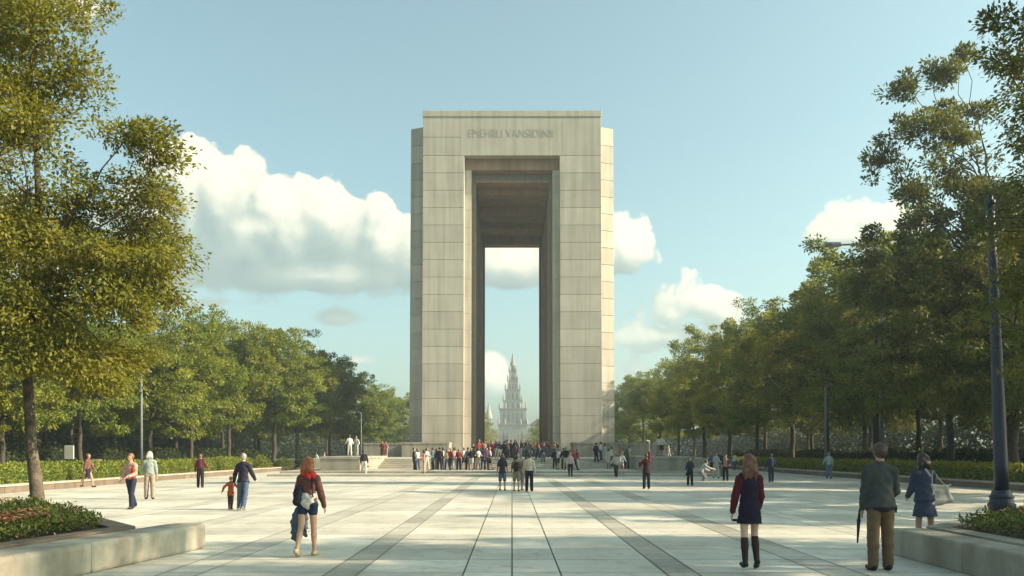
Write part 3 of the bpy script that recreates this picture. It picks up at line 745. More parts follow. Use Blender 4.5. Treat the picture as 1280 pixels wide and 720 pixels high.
# avenue beyond the arch
for s, nm, mat, xo in ((-1, 'sunlit yellow-green', M['sunlit_gold'], 11.6), (1, 'dark shaded', M['green'], 11.6)):
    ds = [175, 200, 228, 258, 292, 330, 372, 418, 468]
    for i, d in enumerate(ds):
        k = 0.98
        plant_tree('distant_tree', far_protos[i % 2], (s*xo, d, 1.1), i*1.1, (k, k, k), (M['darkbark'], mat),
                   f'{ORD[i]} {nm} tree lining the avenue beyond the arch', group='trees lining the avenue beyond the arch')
# far wood closing the view between trunks
def wood(x, y0, y1, seed, n, zt=9.0, across=0):
    rng = np.random.default_rng(seed)
    P = np.c_[x+rng.normal(size=n)*1.6, rng.uniform(y0, y1, n), rng.uniform(0.0, 1, n)*zt+0.1]
    P[:, 2] *= 0.8+0.2*np.sin(P[:, 1]*0.4)
    if across: P[:, 0], P[:, 1] = rng.uniform(min(x, across), max(x, across), n), y0+rng.normal(size=n)*1.6
    A = unit(rng.normal(size=(n, 3))); Nn = unit(rng.normal(size=(n, 3))+np.array([-np.sign(x), 0, 0.5]))
    ls = rng.uniform(0.4, 0.8, n); V, F = leaf_quads(P, A, Nn, ls, ls*0.6)
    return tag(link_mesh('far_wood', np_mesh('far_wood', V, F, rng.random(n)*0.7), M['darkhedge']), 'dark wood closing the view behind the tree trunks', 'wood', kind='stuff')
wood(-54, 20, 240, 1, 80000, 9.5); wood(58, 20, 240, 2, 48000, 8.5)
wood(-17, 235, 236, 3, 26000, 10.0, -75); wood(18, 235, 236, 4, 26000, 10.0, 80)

# near tree in the left flower bed
def env_px(lst, x0, d, k):
    out = []
    r = random.Random(int(x0*10) % 50)
    for t in lst:
        px, py, rx, rz = t[:4]; w = t[4] if len(t) > 4 else 1.0
        a = rx*k; c = rz*k
        dy = t[5] if len(t) > 5 else r.uniform(-1.1, 1.1)
        out.append(((px-640)*k-x0, dy, CAMZ+(HOR-py)*k-0.4, a, a*0.95, c, w))
    return out
k = 0.016
near_left = make_tree(31, env_px([(20, 40, 62, 55), (85, 60, 48, 40), (108, 108, 40, 30), (-10, 150, 95, 70), (55, 215, 80, 55), (50, 118, 50, 36, .9), (20, 280, 60, 60), (190, 185, 42, 27, 1.2, -0.4), (160, 222, 45, 22, 1, 0.6),
    (110, 265, 80, 40), (170, 275, 40, 20), (200, 325, 34, 22, 1.1, .2), (175, 360, 45, 22, 1, -.3), (205, 370, 20, 14, 1, 0), (195, 300, 26, 14, 1, .3), (40, 310, 100, 55), (185, 330, 48, 25, 1.1, -0.7), (120, 350, 80, 42), (60, 400, 90, 45), (160, 385, 55, 30), (30, 440, 66, 34, .8), (100, 455, 56, 30, .9), (-90, 250, 90, 90), (-70, 400, 80, 70), (0, -40, 90, 50), (-80, 20, 70, 80),
    (215, 195, 26, 16, 1.3, -.2), (205, 245, 16, 10, 1.2, 0), (130, 440, 40, 26, 1.1, .8), (-20, 495, 40, 22, 1, -.5), (150, 478, 30, 18, 1, -.3)], -9.6, 16, k),
    [(0.15, 0, -0.2), (0.0, 0, 1.2), (-0.12, 0.05, 2.6), (0.0, 0, 4.2), (0.1, 0.1, 6.5), (0, 0, 10)], 0.13, 0.46, 1.8, 0.088, 150, nlimb=24, limb_r=0.42, sides=12, shell=0.3, twigs=900)
print('NEAR', len(near_left[1].polygons))
plant_tree('flowerbed_tree', near_left, (-9.6, 16, 0.4), 0, (1, 1, 1), (M['bark'], M['sunlit_gold']), 'large golden-green tree rising from the red and pink flower bed')
# tall open-topped tree on the right
k = 0.040
tall_right = make_tree(57, env_px([(1190, 400, 100, 110, 1), (1255, 330, 80, 80), (1120, 430, 45, 70), (1230, 480, 70, 50), (1115, 350, 50, 34), (1080, 320, 26, 15), (1150, 300, 45, 22),
    (1124, 112, 22, 17, 1.0), (1160, 85, 14, 10, 1), (1205, 60, 14, 10, 1), (1112, 172, 18, 13, 1.2), (1150, 150, 28, 14, .8), (1190, 92, 17, 24, 1), (1232, 122, 15, 13, .8), (1185, 130, 30, 12, .6), (1150, 170, 36, 36, .45), (1195, 175, 32, 45, .5), (1140, 215, 34, 20, .6), (1215, 150, 22, 30, .6), (1112, 187, 15, 9, 1.2), (1140, 238, 30, 10, .9), (1165, 262, 40, 18, .9), (1215, 210, 36, 30, .9), (1100, 285, 20, 12, .9), (1235, 250, 50, 40), (1180, 330, 60, 40), (1290, 250, 60, 60), (1290, 400, 70, 80)], 25, 40, k),
    [(0.1, 0, -0.2), (0, 0, 3), (0.1, 0, 6), (-0.4, 0, 10), (-1.2, 0, 14.6)], 0.32, 0.6, 0.9, 0.2, 120, nlimb=22, limb_r=0.45, sides=10, shell=0.35, twigs=500)
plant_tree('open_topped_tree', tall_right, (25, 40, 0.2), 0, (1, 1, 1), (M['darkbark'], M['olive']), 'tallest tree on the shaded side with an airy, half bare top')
k = 0.0155
k = 0.0115
near_right = make_tree(77, env_px([(1290, 55, 48, 40), (1262, 25, 24, 22, 1.2, 0), (1255, 75, 20, 14, 1.2, 0), (1285, 130, 28, 20, 1, 0), (1322, 200, 50, 42), (1315, 270, 42, 45), (1310, 380, 60, 70), (1380, 120, 90, 90), (1420, 280, 90, 90), (1480, 60, 80, 70), (1330, -30, 60, 50), (1400, -60, 120, 80), (1520, 180, 80, 90), (1310, 430, 45, 30)], 8.45, 11.5, k),
    [(0.1, 0, -0.2), (0, 0, 2), (-0.1, 0.1, 3.4), (0, 0, 7.0)], 0.13, 0.34, 0.75, 0.075, 130, nlimb=14, limb_r=0.42, sides=10, shell=0.4)
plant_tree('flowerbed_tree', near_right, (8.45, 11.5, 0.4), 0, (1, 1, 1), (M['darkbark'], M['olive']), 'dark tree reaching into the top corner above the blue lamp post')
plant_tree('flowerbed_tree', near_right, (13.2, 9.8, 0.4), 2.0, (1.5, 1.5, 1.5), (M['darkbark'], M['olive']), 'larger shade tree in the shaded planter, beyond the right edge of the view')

# ---------------------------------------------------------------- hedges
hedge('clipped_hedge', -23.4, KL-0.62, 24, 58, 0.15, 1.02, M['hedge'], 1, 42000, 0.11, 'long bright clipped hedge behind the sunlit kerb')
hedge('clipped_hedge', -23.2, KL-0.62, 59.4, 66, 0.15, 1.1, M['hedge'], 2, 8000, 0.12, 'short clipped hedge block at the far end of the sunlit kerb')
hedge('clipped_hedge', KR+0.62, 24.6, 26, 84, 0.15, 1.0, M['hedge'], 3, 42000, 0.12, 'long clipped hedge behind the shaded kerb')
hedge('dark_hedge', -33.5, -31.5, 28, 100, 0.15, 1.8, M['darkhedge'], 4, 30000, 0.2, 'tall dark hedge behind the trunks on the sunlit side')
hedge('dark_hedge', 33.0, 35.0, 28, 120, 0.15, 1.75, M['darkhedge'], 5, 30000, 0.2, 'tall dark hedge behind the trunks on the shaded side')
def bush(x, y, z, r, h, seed, label, mat='hedge', leaf=0.12, n=2600):
    rng = np.random.default_rng(seed)
    D = unit(rng.normal(size=(n, 3))); D[:, 2] = abs(D[:, 2])
    rad = (0.75+0.25*rng.random(n))*(1+0.15*np.sin(D[:, 0]*6+seed)+0.12*np.sin(D[:, 1]*7))
    P = D*rad[:, None]*np.array([r, r, h])
    A = unit(D+rng.normal(size=(n, 3))*0.6); Nn = unit(D+rng.normal(size=(n, 3))*0.6); ls = leaf*rng.uniform(0.6, 1.4, n)
    V, F = leaf_quads(P, A, Nn, ls, ls*0.55)
    o = link_mesh('bush', np_mesh('bush', V, F, rng.random(n)), M[mat]); o.location = (x, y, z)
    return tag(o, label, 'bush', 'round bushes behind the sunlit kerb')
bush(-21.9, 69.5, 0.2, 1.0, 1.1, 1, 'round bush next to the short clipped hedge block')
bush(-20.9, 73, 0.2, 0.9, 0.9, 2, 'round bush midway between hedge block and low stone block', 'bedleaf')
bush(-19.6, 76, 0.2, 1.1, 1.1, 3, 'dark round bush beside the low stone block', 'darkhedge')
bush(-24.5, 73, 0.2, 1.3, 1.4, 4, 'larger dark bush behind the round bushes', 'darkhedge')

# ---------------------------------------------------------------- planters with flowers
def planter(sgn, lab):
    root = empty('stone_planter', (sgn*6.8, 10, 0))
    inv = Matrix.Translation((-sgn*6.8, -10, 0))
    def sh(p):   # plan shear: the left wall runs slightly towards the middle
        if sgn < 0: return (-(p[0]-0.16*(p[1]-13.3)*1.0) if p[0] < 30 else -p[0], p[1], p[2])
        return p
    def add(b, nm, mat, bev):
        if sgn < 0: b.f = [tuple(reversed(f)) for f in b.f]
        off = (-0.78 if nm == 'rim_wall' else -0.63) if sgn < 0 else 0.0
        o = b.build(nm, mat, root, bevel=bev, xf=lambda p: sh((p[0]+off, p[1], p[2]))); o.matrix_parent_inverse = inv; return o
    b = MB(71)
    segs = [4.0, 6.4, 8.8, 11.2]
    for a, c in zip(segs[:-1], segs[1:]): b.box(6.3, 7.0 if sgn < 0 else 6.85, a+0.004, c-0.004, -0.01, 0.44, 0.4+0.3*b.rng.random())
    # rounded end
    pts = [(6.3, 11.204), (6.85, 11.204), (6.85, 13.3)]
    if sgn < 0:
        pts += [(6.575+0.275*math.cos(t), 13.3+0.55*math.sin(t)) for t in [math.pi*i/8 for i in range(1, 8)]]
    pts += [(6.3, 13.3)] if sgn < 0 else [(6.3, 13.3)]
    xr = 7.0 if sgn < 0 else 6.85; ye = 13.9 if sgn < 0 else 13.3
    pts = [(6.3, 11.204), (xr, 11.204), (xr, ye)] + ([(6.65+0.35*math.cos(math.pi*i/10), ye+0.5*math.sin(math.pi*i/10)) for i in range(1, 10)] if sgn < 0 else []) + [(6.3, ye)]
    b.prism(pts, -0.01, 0.44, 0.6)
    add(b, 'rim_wall', M['concrete'], 0.07 if sgn < 0 else 0.035)
    # brown inner kerb following the bed outline
    q = [(7.2, 4.0), (7.2, 13.15), (9.0, 15.0), (14.5, 17.2)]
    b = MB(72)
    b.prism([(6.86, 4.0), (7.2, 4.0), (7.2, 13.1), (6.86, 13.25)], -0.01, 0.47)
    b.prism([(6.86, 13.26), (7.2, 13.11), (9.0, 14.95), (8.8, 15.2)], -0.01, 0.475)
    b.prism([(8.81, 15.21), (9.01, 14.96), (14.5, 17.0), (14.4, 17.3)], -0.01, 0.47)
    add(b, 'inner_kerb', M['brownkerb'] if sgn < 0 else M['concrete'], 0.015)
    b = MB(73); b.prism([(7.2, 4.0), (14.4, 4.0), (14.4, 16.9), (9.0, 14.9), (7.2, 13.05)], -0.01, 0.42)
    add(b, 'soil', M['soil'], 0)
    tag(root, lab, 'planter')
    # planting
    rng = np.random.default_rng(91+sgn); n = 62000 if sgn < 0 else 42000
    hx = rng.uniform(7.25, 12.6, n); hy = rng.uniform(8.0, 16.6, n)
    lim = np.where(hx < 9.0, 13.05+(hx-7.2)*1.03, 14.9+(hx-9)*0.36)-0.08
    s = (hy < lim)
    hx, hy = hx[s], hy[s]; n = len(hx)
    if sgn < 0:
        hgt = 0.16+0.17*(0.5+0.5*np.sin(hx*5.1+1)*np.sin(hy*4.3))+0.10*np.clip(hx-7.3, 0, 2.2)/2.2
    else:
        hgt = 0.14+0.16*(0.5+0.5*np.sin(hx*5.1+1)*np.sin(hy*4.3))+0.05*np.clip(hx-7.3, 0, 2.5)/2.5
    X = hx.copy()
    if sgn < 0: X = -((hx-0.63)-0.16*(hy-13.3))
    P = np.c_[X, hy, 0.42+hgt*rng.random(n)**0.45*(1+0.25*(rng.random(n) < 0.05))]
    A = unit(np.c_[rng.normal(size=(n, 2))*0.8, rng.uniform(0.0, 1.3, n)]); Nn = unit(rng.normal(size=(n, 3))*0.5+np.array([0, 0, 1]))
    ls = 0.062*rng.uniform(0.5, 1.5, n); V, F = leaf_quads(P, A, Nn, ls, ls*0.5)
    # blossoms gather in patches, each a rosette of five petals
    m = 8500 if sgn < 0 else 2200
    idx = rng.integers(0, n, m*3)
    patch = np.sin(P[idx, 0]*3.1)+np.sin(P[idx, 1]*2.3+P[idx, 0])+0.6*rng.normal(size=m*3)
    idx = idx[np.argsort(-patch)[:m//5]]
    hh = P[idx].copy(); hh[:, 2] = 0.44+hgt[idx]*1.03
    PV = []; tone = rng.random(len(idx))
    for j in range(6):
        a = j*1.047+rng.random(len(idx)); up = rng.uniform(0.2, 0.9, len(idx))
        AA = unit(np.c_[np.cos(a), np.sin(a), up]); NN = unit(np.c_[-np.cos(a)*up, -np.sin(a)*up, np.ones(len(idx))])
        l = rng.uniform(0.028, 0.045, len(idx)); v, f = leaf_quads(hh, AA, NN, l, l*0.8); PV.append(v)
    PVv = np.concatenate(PV); PF = np.arange(len(PVv)).reshape(-1, 4)+len(V)
    me = np_mesh('flowers', np.concatenate([V, PVv]), np.concatenate([F, PF]), np.concatenate([rng.random(n), np.tile(tone, 6)]), np.concatenate([np.zeros(n), np.ones(len(PF))]))
    o = link_mesh('flowers', me, [M['bedleaf'], M['petal']])
    tag(o, 'low green planting with red and pink blossoms in the sunlit planter' if sgn < 0 else 'low dark planting with few red blossoms around the blue lamp post', 'flowers', kind='stuff')
planter(-1, 'curved-ended low concrete planter with brown inner kerb in the sun')
planter(1, 'low concrete planter in the shade around the blue lamp post')

# ---------------------------------------------------------------- lamps and small furniture
def lamp_blue(x, y):
    root = empty('street_lamp', (x, y, 0.42))
    b = MB(); 
    for z0, z1, r0, r1 in ((0, 0.30, .205, .205), (0.30, 0.36, .225, .225), (0.36, 0.46, .20, .185), (.46, .50, .2, .2), (0.50, 0.60, .175, .15)):
        b.frustum(0, 0, z0, z1-0.001, r0, r1, 28)
    b.build('base', M['bluepole'], root, bevel=0.008)
    t = TB(); n = 12; zs = np.linspace(0.6, 5.75, n)
    t.tube(np.c_[-0.20*((zs-0.6)/5.15)**1.1*1.0, np.zeros(n), zs], np.linspace(0.12, 0.06, n), 20)
    link_mesh('pole', t.mesh('pole'), M['bluepole'], root, True)
    b = MB(); b.frustum(-0.2, 0, 5.71, 5.77, .09, .09, 18); b.frustum(-0.2, 0, 5.771, 5.86, .05, .04, 18); b.build('cap', M['bluepole'], root, bevel=0.008)
    b = MB(); b.box(-0.05, 0.05, -0.21, -0.2, 0.1, 0.24); b.build('hatch', M['bluepole'], root, bevel=0.003)
    tag(root, 'thick dark blue lamp post standing in the shaded flower bed', 'street lamp')
lamp_blue(8.75, 14.3)
def lamp(x, y, h, arm, mat, lab, r=0.07, head=0.55, z0=0.0, drop=0.0, name='street_lamp'):
    root = empty(name, (x, y, z0))
    t = TB(); t.tube([(0, 0, 0), (0, 0, h*0.5), (0, 0, h-0.15)], [r*1.2, r, r*0.75], 12); link_mesh('pole', t.mesh('pole'), mat, root, True)
    b = MB(); b.frustum(0, 0, 0, 0.4, r*2, r*1.7, 14); b.build('base', mat, root, bevel=0.01)
    t = TB(); s = 1 if arm > 0 else -1
    t.tube(bez((0, 0, h-0.2), (0, 0, h+0.12), (arm, 0, h+0.05-drop), 8), np.linspace(r*0.7, r*0.5, 8), 8); link_mesh('arm', t.mesh('arm'), mat, root, True)
    b = MB(); x0, x1 = sorted((arm, arm+s*head)); w = head*0.22
    pts = [(x0, -w*0.7), (x0+head*0.3, -w), (x1-head*0.1, -w), (x1, -w*0.6), (x1, w*0.6), (x1-head*0.1, w), (x0+head*0.3, w), (x0, w*0.7)]
    b.prism(pts, h-drop-head*0.05, h-drop+head*0.17); hd = b.build('lamp_head', mat, root, bevel=head*0.04)
    b = MB(); b.prism([(0.5*(x0+x1)+(p[0]-0.5*(x0+x1))*0.7, p[1]*0.7) for p in pts], h-drop-head*0.09, h-drop-head*0.052); b.build('lens', M['lampglass'], hd)
    tag(root, lab, 'street lamp'); return root
lamp(-23.4, 50.5, 6.75, 0.25, M['greypole'], 'slim grey lamp post beside the two walkers in front of the sunlit hedge', 0.085, 0.4)
lamp(-14.9, 79, 5.6, -0.6, M['greypole'], 'thin grey lamp post rising behind the low stone block on the sunlit side', 0.06, 0.5)
lamp(22.35, 57, 6.45, 0.2, M['greypole'], 'slim lamp post with small pale head in front of the shaded hedge', 0.085, 0.4, z0=0.0)
lamp(25.4, 55, 15.7, -2.75, M['greypole'], 'tall lamp mast whose dark head pokes out of the shaded foliage', 0.12, 1.1, z0=0.2)
root = empty('litter_bin', (-26.1, 50.2, 0.2)); b = MB(); b.prism([(0.33*math.cos(t*0.785), 0.33*math.sin(t*0.785)) for t in range(8)], 0, 0.95); b.build('body', M['bin'], root, bevel=0.02)
b = MB(); b.frustum(0, 0, 0.951, 1.05, 0.37, 0.3, 12); b.build('lid', M['brownkerb'], root); tag(root, 'brown litter bin beside a sunlit tree trunk', 'bin')
root = empty('notice_board', (-31.0, 56, 0.2)); b = MB(); b.box(-0.04, 0.04, -0.04, 0.04, 0, 1.6); b.build('post', M['greypole'], root)
b = MB(); b.box(-0.33, 0.33, -0.05, 0.05, 1.0, 1.95); b.build('panel', M['white'], root, bevel=0.03); tag(root, 'small white notice board standing between the sunlit trunks', 'sign')
def railing(x0, x1, y, lab):
    root = empty('metal_railing', ((x0+x1)/2, y, 0.0)); w = x1-x0
    for z in (0.5, 0.95):
        b = MB(); b.box(-w/2, w/2, -0.025, 0.025, z, z+0.05); b.build('rail', M['greypole'], root)
    n = int(w/1.1)+1
    for i in range(n):
        b = MB(); xx = -w/2+i*w/(n-1); b.box(xx-0.03, xx+0.03, -0.03, 0.03, 0, 1.0); b.build('post', M['greypole'], root)
    tag(root, lab, 'railing')
railing(-20.6, -15.6, 74.5, 'low grey railing between the bushes and the low stone block')
railing(14.8, 19.5, 78.5, 'low grey railing between the shaded stone block and the garden wall')

# ---------------------------------------------------------------- people: blended round-cone bodies meshed with surface nets
def surface_nets(v, h, o):
    ins = v < 0
    nx, ny, nz = v.shape
    c = [ins[dx:nx-1+dx, dy:ny-1+dy, dz:nz-1+dz] for dx in (0, 1) for dy in (0, 1) for dz in (0, 1)]
    s = sum(a.astype(np.int8) for a in c); act = (s > 0) & (s < 8)
    idx = -np.ones(act.shape, np.int64); ijk = np.argwhere(act); idx[act] = np.arange(len(ijk))
    acc = np.zeros((len(ijk), 3)); cnt = np.zeros(len(ijk))
    I, J, K = ijk.T
    for ax in range(3):
        for a in (0, 1):
            for b in (0, 1):
                off = [0, 0, 0]; o1 = [k for k in range(3) if k != ax]; off[o1[0]] = a; off[o1[1]] = b
                p0 = (I+off[0], J+off[1], K+off[2]); off2 = list(off); off2[ax] = 1; p1 = (I+off2[0], J+off2[1], K+off2[2])
                v0 = v[p0]; v1 = v[p1]; m = (v0 < 0) != (v1 < 0)
                t = np.where(m, v0/np.where(m, v0-v1, 1), 0)
                pt = np.tile(np.array(off, float), (len(I), 1)); pt[:, ax] = t
                acc[m] += pt[m]; cnt[m] += 1
    V = (ijk+acc/cnt[:, None])*h+o
    F = []
    for ax in range(3):
        sl0 = [slice(None)]*3; sl1 = [slice(None)]*3; sl0[ax] = slice(0, -1); sl1[ax] = slice(1, None)
        a = ins[tuple(sl0)]; b = ins[tuple(sl1)]
        e = np.argwhere(a != b); fl = a[tuple(e.T)]
        o1, o2 = [(1, 2), (2, 0), (0, 1)][ax]
        ok = (e[:, o1] > 0) & (e[:, o2] > 0) & (e[:, o1] < v.shape[o1]-1) & (e[:, o2] < v.shape[o2]-1); e = e[ok]; fl = fl[ok]
        q = []
        for d1, d2 in ((-1, -1), (0, -1), (0, 0), (-1, 0)):
            t = e.copy(); t[:, o1] += d1; t[:, o2] += d2; q.append(idx[tuple(t.T)])
        q = np.stack(q, 1); q[~fl] = q[~fl][:, ::-1]; F.append(q)
    F = np.concatenate(F); F = F[(F >= 0).all(1)]
    return V, F
def sdf_mesh(name, prims, h, k=0.02, wr=0.0, seed=0, cut=None):
    """prims: (a, b, ra, rb[, (sx,sy,sz)[, k]]) round cones; cut: fn(P)->signed keep field (negative keeps)"""
    lo = np.min([np.minimum(p[0], p[1])-max(p[2], p[3])*1.5 for p in prims], axis=0)-3*h
    hi = np.max([np.maximum(p[0], p[1])+max(p[2], p[3])*1.5 for p in prims], axis=0)+3*h
    n = np.ceil((hi-lo)/h).astype(int)+1
    ax = [lo[i]+np.arange(n[i])*h for i in range(3)]
    vol = np.full(tuple(n), 0.2, np.float32)
    for p in prims:
        a, b = np.asarray(p[0], float), np.asarray(p[1], float); ra, rb = p[2], p[3]
        sc = np.asarray(p[4] if len(p) > 4 and p[4] else (1, 1, 1), float); kk = p[5] if len(p) > 5 else k
        m = max(ra, rb)*max(1, sc.max())+kk+2*h
        i0 = np.maximum(((np.minimum(a, b)-m-lo)/h).astype(int), 0); i1 = np.minimum(np.ceil((np.maximum(a, b)+m-lo)/h).astype(int)+1, n)
        X, Y, Z = np.meshgrid(*[ax[i][i0[i]:i1[i]] for i in range(3)], indexing='ij')
        A = a/sc; Bv = (b-a)/sc; L2 = float(Bv@Bv)+1e-12
        PX, PY, PZ = X/sc[0]-A[0], Y/sc[1]-A[1], Z/sc[2]-A[2]
        t = np.clip((PX*Bv[0]+PY*Bv[1]+PZ*Bv[2])/L2, 0, 1)
        d = (np.sqrt((PX-t*Bv[0])**2+(PY-t*Bv[1])**2+(PZ-t*Bv[2])**2)-(ra+(rb-ra)*t))*sc.min()
        sub = vol[i0[0]:i1[0], i0[1]:i1[1], i0[2]:i1[2]]
        hh = np.clip(0.5+0.5*(sub-d)/kk, 0, 1); sub[...] = sub*(1-hh)+d*hh-kk*hh*(1-hh)
    if wr:
        X, Y, Z = np.meshgrid(*ax, indexing='ij')
        w = np.sin(Z*34+X*15+seed+2*np.sin(X*11+Y*9))*0.6+np.sin(Z*62-X*31+Y*20+seed*2)*0.4+0.6*np.sin(X*48+seed+3*np.sin(Z*9))*0.5
        vol += (wr*w).astype(np.float32)
    if cut is not None:
        X, Y, Z = np.meshgrid(*ax, indexing='ij'); vol = np.maximum(vol, cut(X, Y, Z))
    V, F = surface_nets(vol, h, lo)
    # light smoothing
    for _ in range(1):
        S = np.zeros_like(V); C = np.zeros(len(V))
        for a_, b_ in ((0, 1), (1, 2), (2, 3), (3, 0)):
            np.add.at(S, F[:, a_], V[F[:, b_]]); np.add.at(C, F[:, a_], 1); np.add.at(S, F[:, b_], V[F[:, a_]]); np.add.at(C, F[:, b_], 1)
        V = 0.5*V+0.5*S/np.maximum(C, 1)[:, None]
    return V, F

def rx(v, a): c, s = math.cos(a), math.sin(a); return np.array([v[0], v[1]*c-v[2]*s, v[1]*s+v[2]*c])
def skeleton(P):
    """local frame: facing +Y, height 1.75 before scaling; P pose dict in degrees"""
    g = P.get; J = {}
    sw = 1.0 if not g('fem') else 0.88
    lean = R(g('lean', 2)); hz = 0.93
    legs = {}
    for s, nm in ((-1, 'l'), (1, 'r')):
        th = R(g('thigh_'+nm, 0)); kn = R(g('knee_'+nm, 3)); sp = R(g('spread', 3))*s
        hip = np.array([s*0.088, 0, 0]); dv = np.array([math.sin(sp), math.sin(th)*math.cos(sp), -math.cos(th)*math.cos(sp)])
        knee = hip+dv*0.43
        sh = th-kn; dv2 = np.array([math.sin(sp)*0.35, math.sin(sh), -math.cos(sh)]); ank = knee+dv2*0.42
        fa = R(g('foot_'+nm, 0)); tdir = np.array([0.12*s, math.cos(fa), math.sin(fa)])
        heel = ank+rx(np.array([0, -0.045, -0.045]), fa); toe = ank+tdir*0.155+np.array([0, 0, -0.05*math.cos(fa)])
        legs[nm] = (hip, knee, ank, heel, toe)
    low = min(min(v[3][2]-0.03, v[4][2]-0.028) for v in legs.values())
    pz = -low
    if g('pelvis') is not None: pz = g('pelvis')
    base = np.array([0, 0, pz])
    for nm, v in legs.items(): J['leg_'+nm] = [q+base for q in v]
    up = np.array([0, math.sin(lean), math.cos(lean)])
    J['pel'] = base+np.array([0, 0, 0.03]); J['waist'] = base+up*0.15; J['chest'] = base+up*0.38; J['neck'] = base+up*0.565; 
    hd = R(g('head', 0)); J['head'] = J['neck']+rx(up, -hd)*0.165+np.array([0, 0.012, 0])
    yaw = R(g('headyaw', 0)); J['face'] = rx(np.array([math.sin(yaw), math.cos(yaw), 0]), -hd-lean)
    for s, nm in ((-1, 'l'), (1, 'r')):
        sh = base+up*0.47+np.array([s*0.170*sw, 0, 0])
        if g('arm_'+nm) is None: ua = (5, 8, 12)
        else: ua = g('arm_'+nm)
        f, o_, e = R(ua[0]), R(ua[1]), R(ua[2]); inn = R(ua[3]) if len(ua) > 3 else 0
        d = np.array([s*math.sin(o_), math.sin(f)*math.cos(o_), -math.cos(f)*math.cos(o_)])
        el = sh+d*0.285
        f2 = f+e; o2 = o_*0.5-inn; d2 = np.array([s*math.sin(o2), math.sin(f2)*math.cos(o2), -math.cos(f2)*math.cos(o2)]); wr = el+d2*0.25
        J['arm_'+nm] = (sh, el, wr, d2)
    return J

SKIN = {'light': (0.55, 0.34, 0.25), 'tan': (0.42, 0.25, 0.17), 'dark': (0.17, 0.095, 0.06)}
_sk = {}
def skinm(k):
    if k not in _sk: _sk[k] = simple('skin', SKIN[k], tuple(v*0.9 for v in SKIN[k]), 6, 0.55, 0.05, 60)
    return _sk[k]
def hairm(c):
    k = ('hair',)+tuple(c)
    if k not in _sk:
        m, nt, out = newmat('hair'); p = N(nt, 'ShaderNodeBsdfPrincipled', i_Roughness=0.5)
        tc = N(nt, 'ShaderNodeTexCoord'); mp = N(nt, 'ShaderNodeMapping'); mp.inputs['Scale'].default_value = (60, 60, 4); L(nt, tc.outputs['Object'], mp.inputs[0])
        n = N(nt, 'ShaderNodeTexNoise', i_Scale=1.5, i_Detail=6.0); L(nt, mp.outputs[0], n.inputs[0])
        L(nt, ramp(nt, n.outputs[0], [(0.3, tuple(v*0.5 for v in c)), (0.7, tuple(v*1.3 for v in c))]), p.inputs['Base Color'])
        b = N(nt, 'ShaderNodeBump', i_Strength=0.5, i_Distance=0.01); L(nt, n.outputs[0], b.inputs['Height']); L(nt, b.outputs[0], p.inputs['Normal'])
        L(nt, p.outputs[0], out.inputs[0]); _sk[k] = m
    return _sk[k]

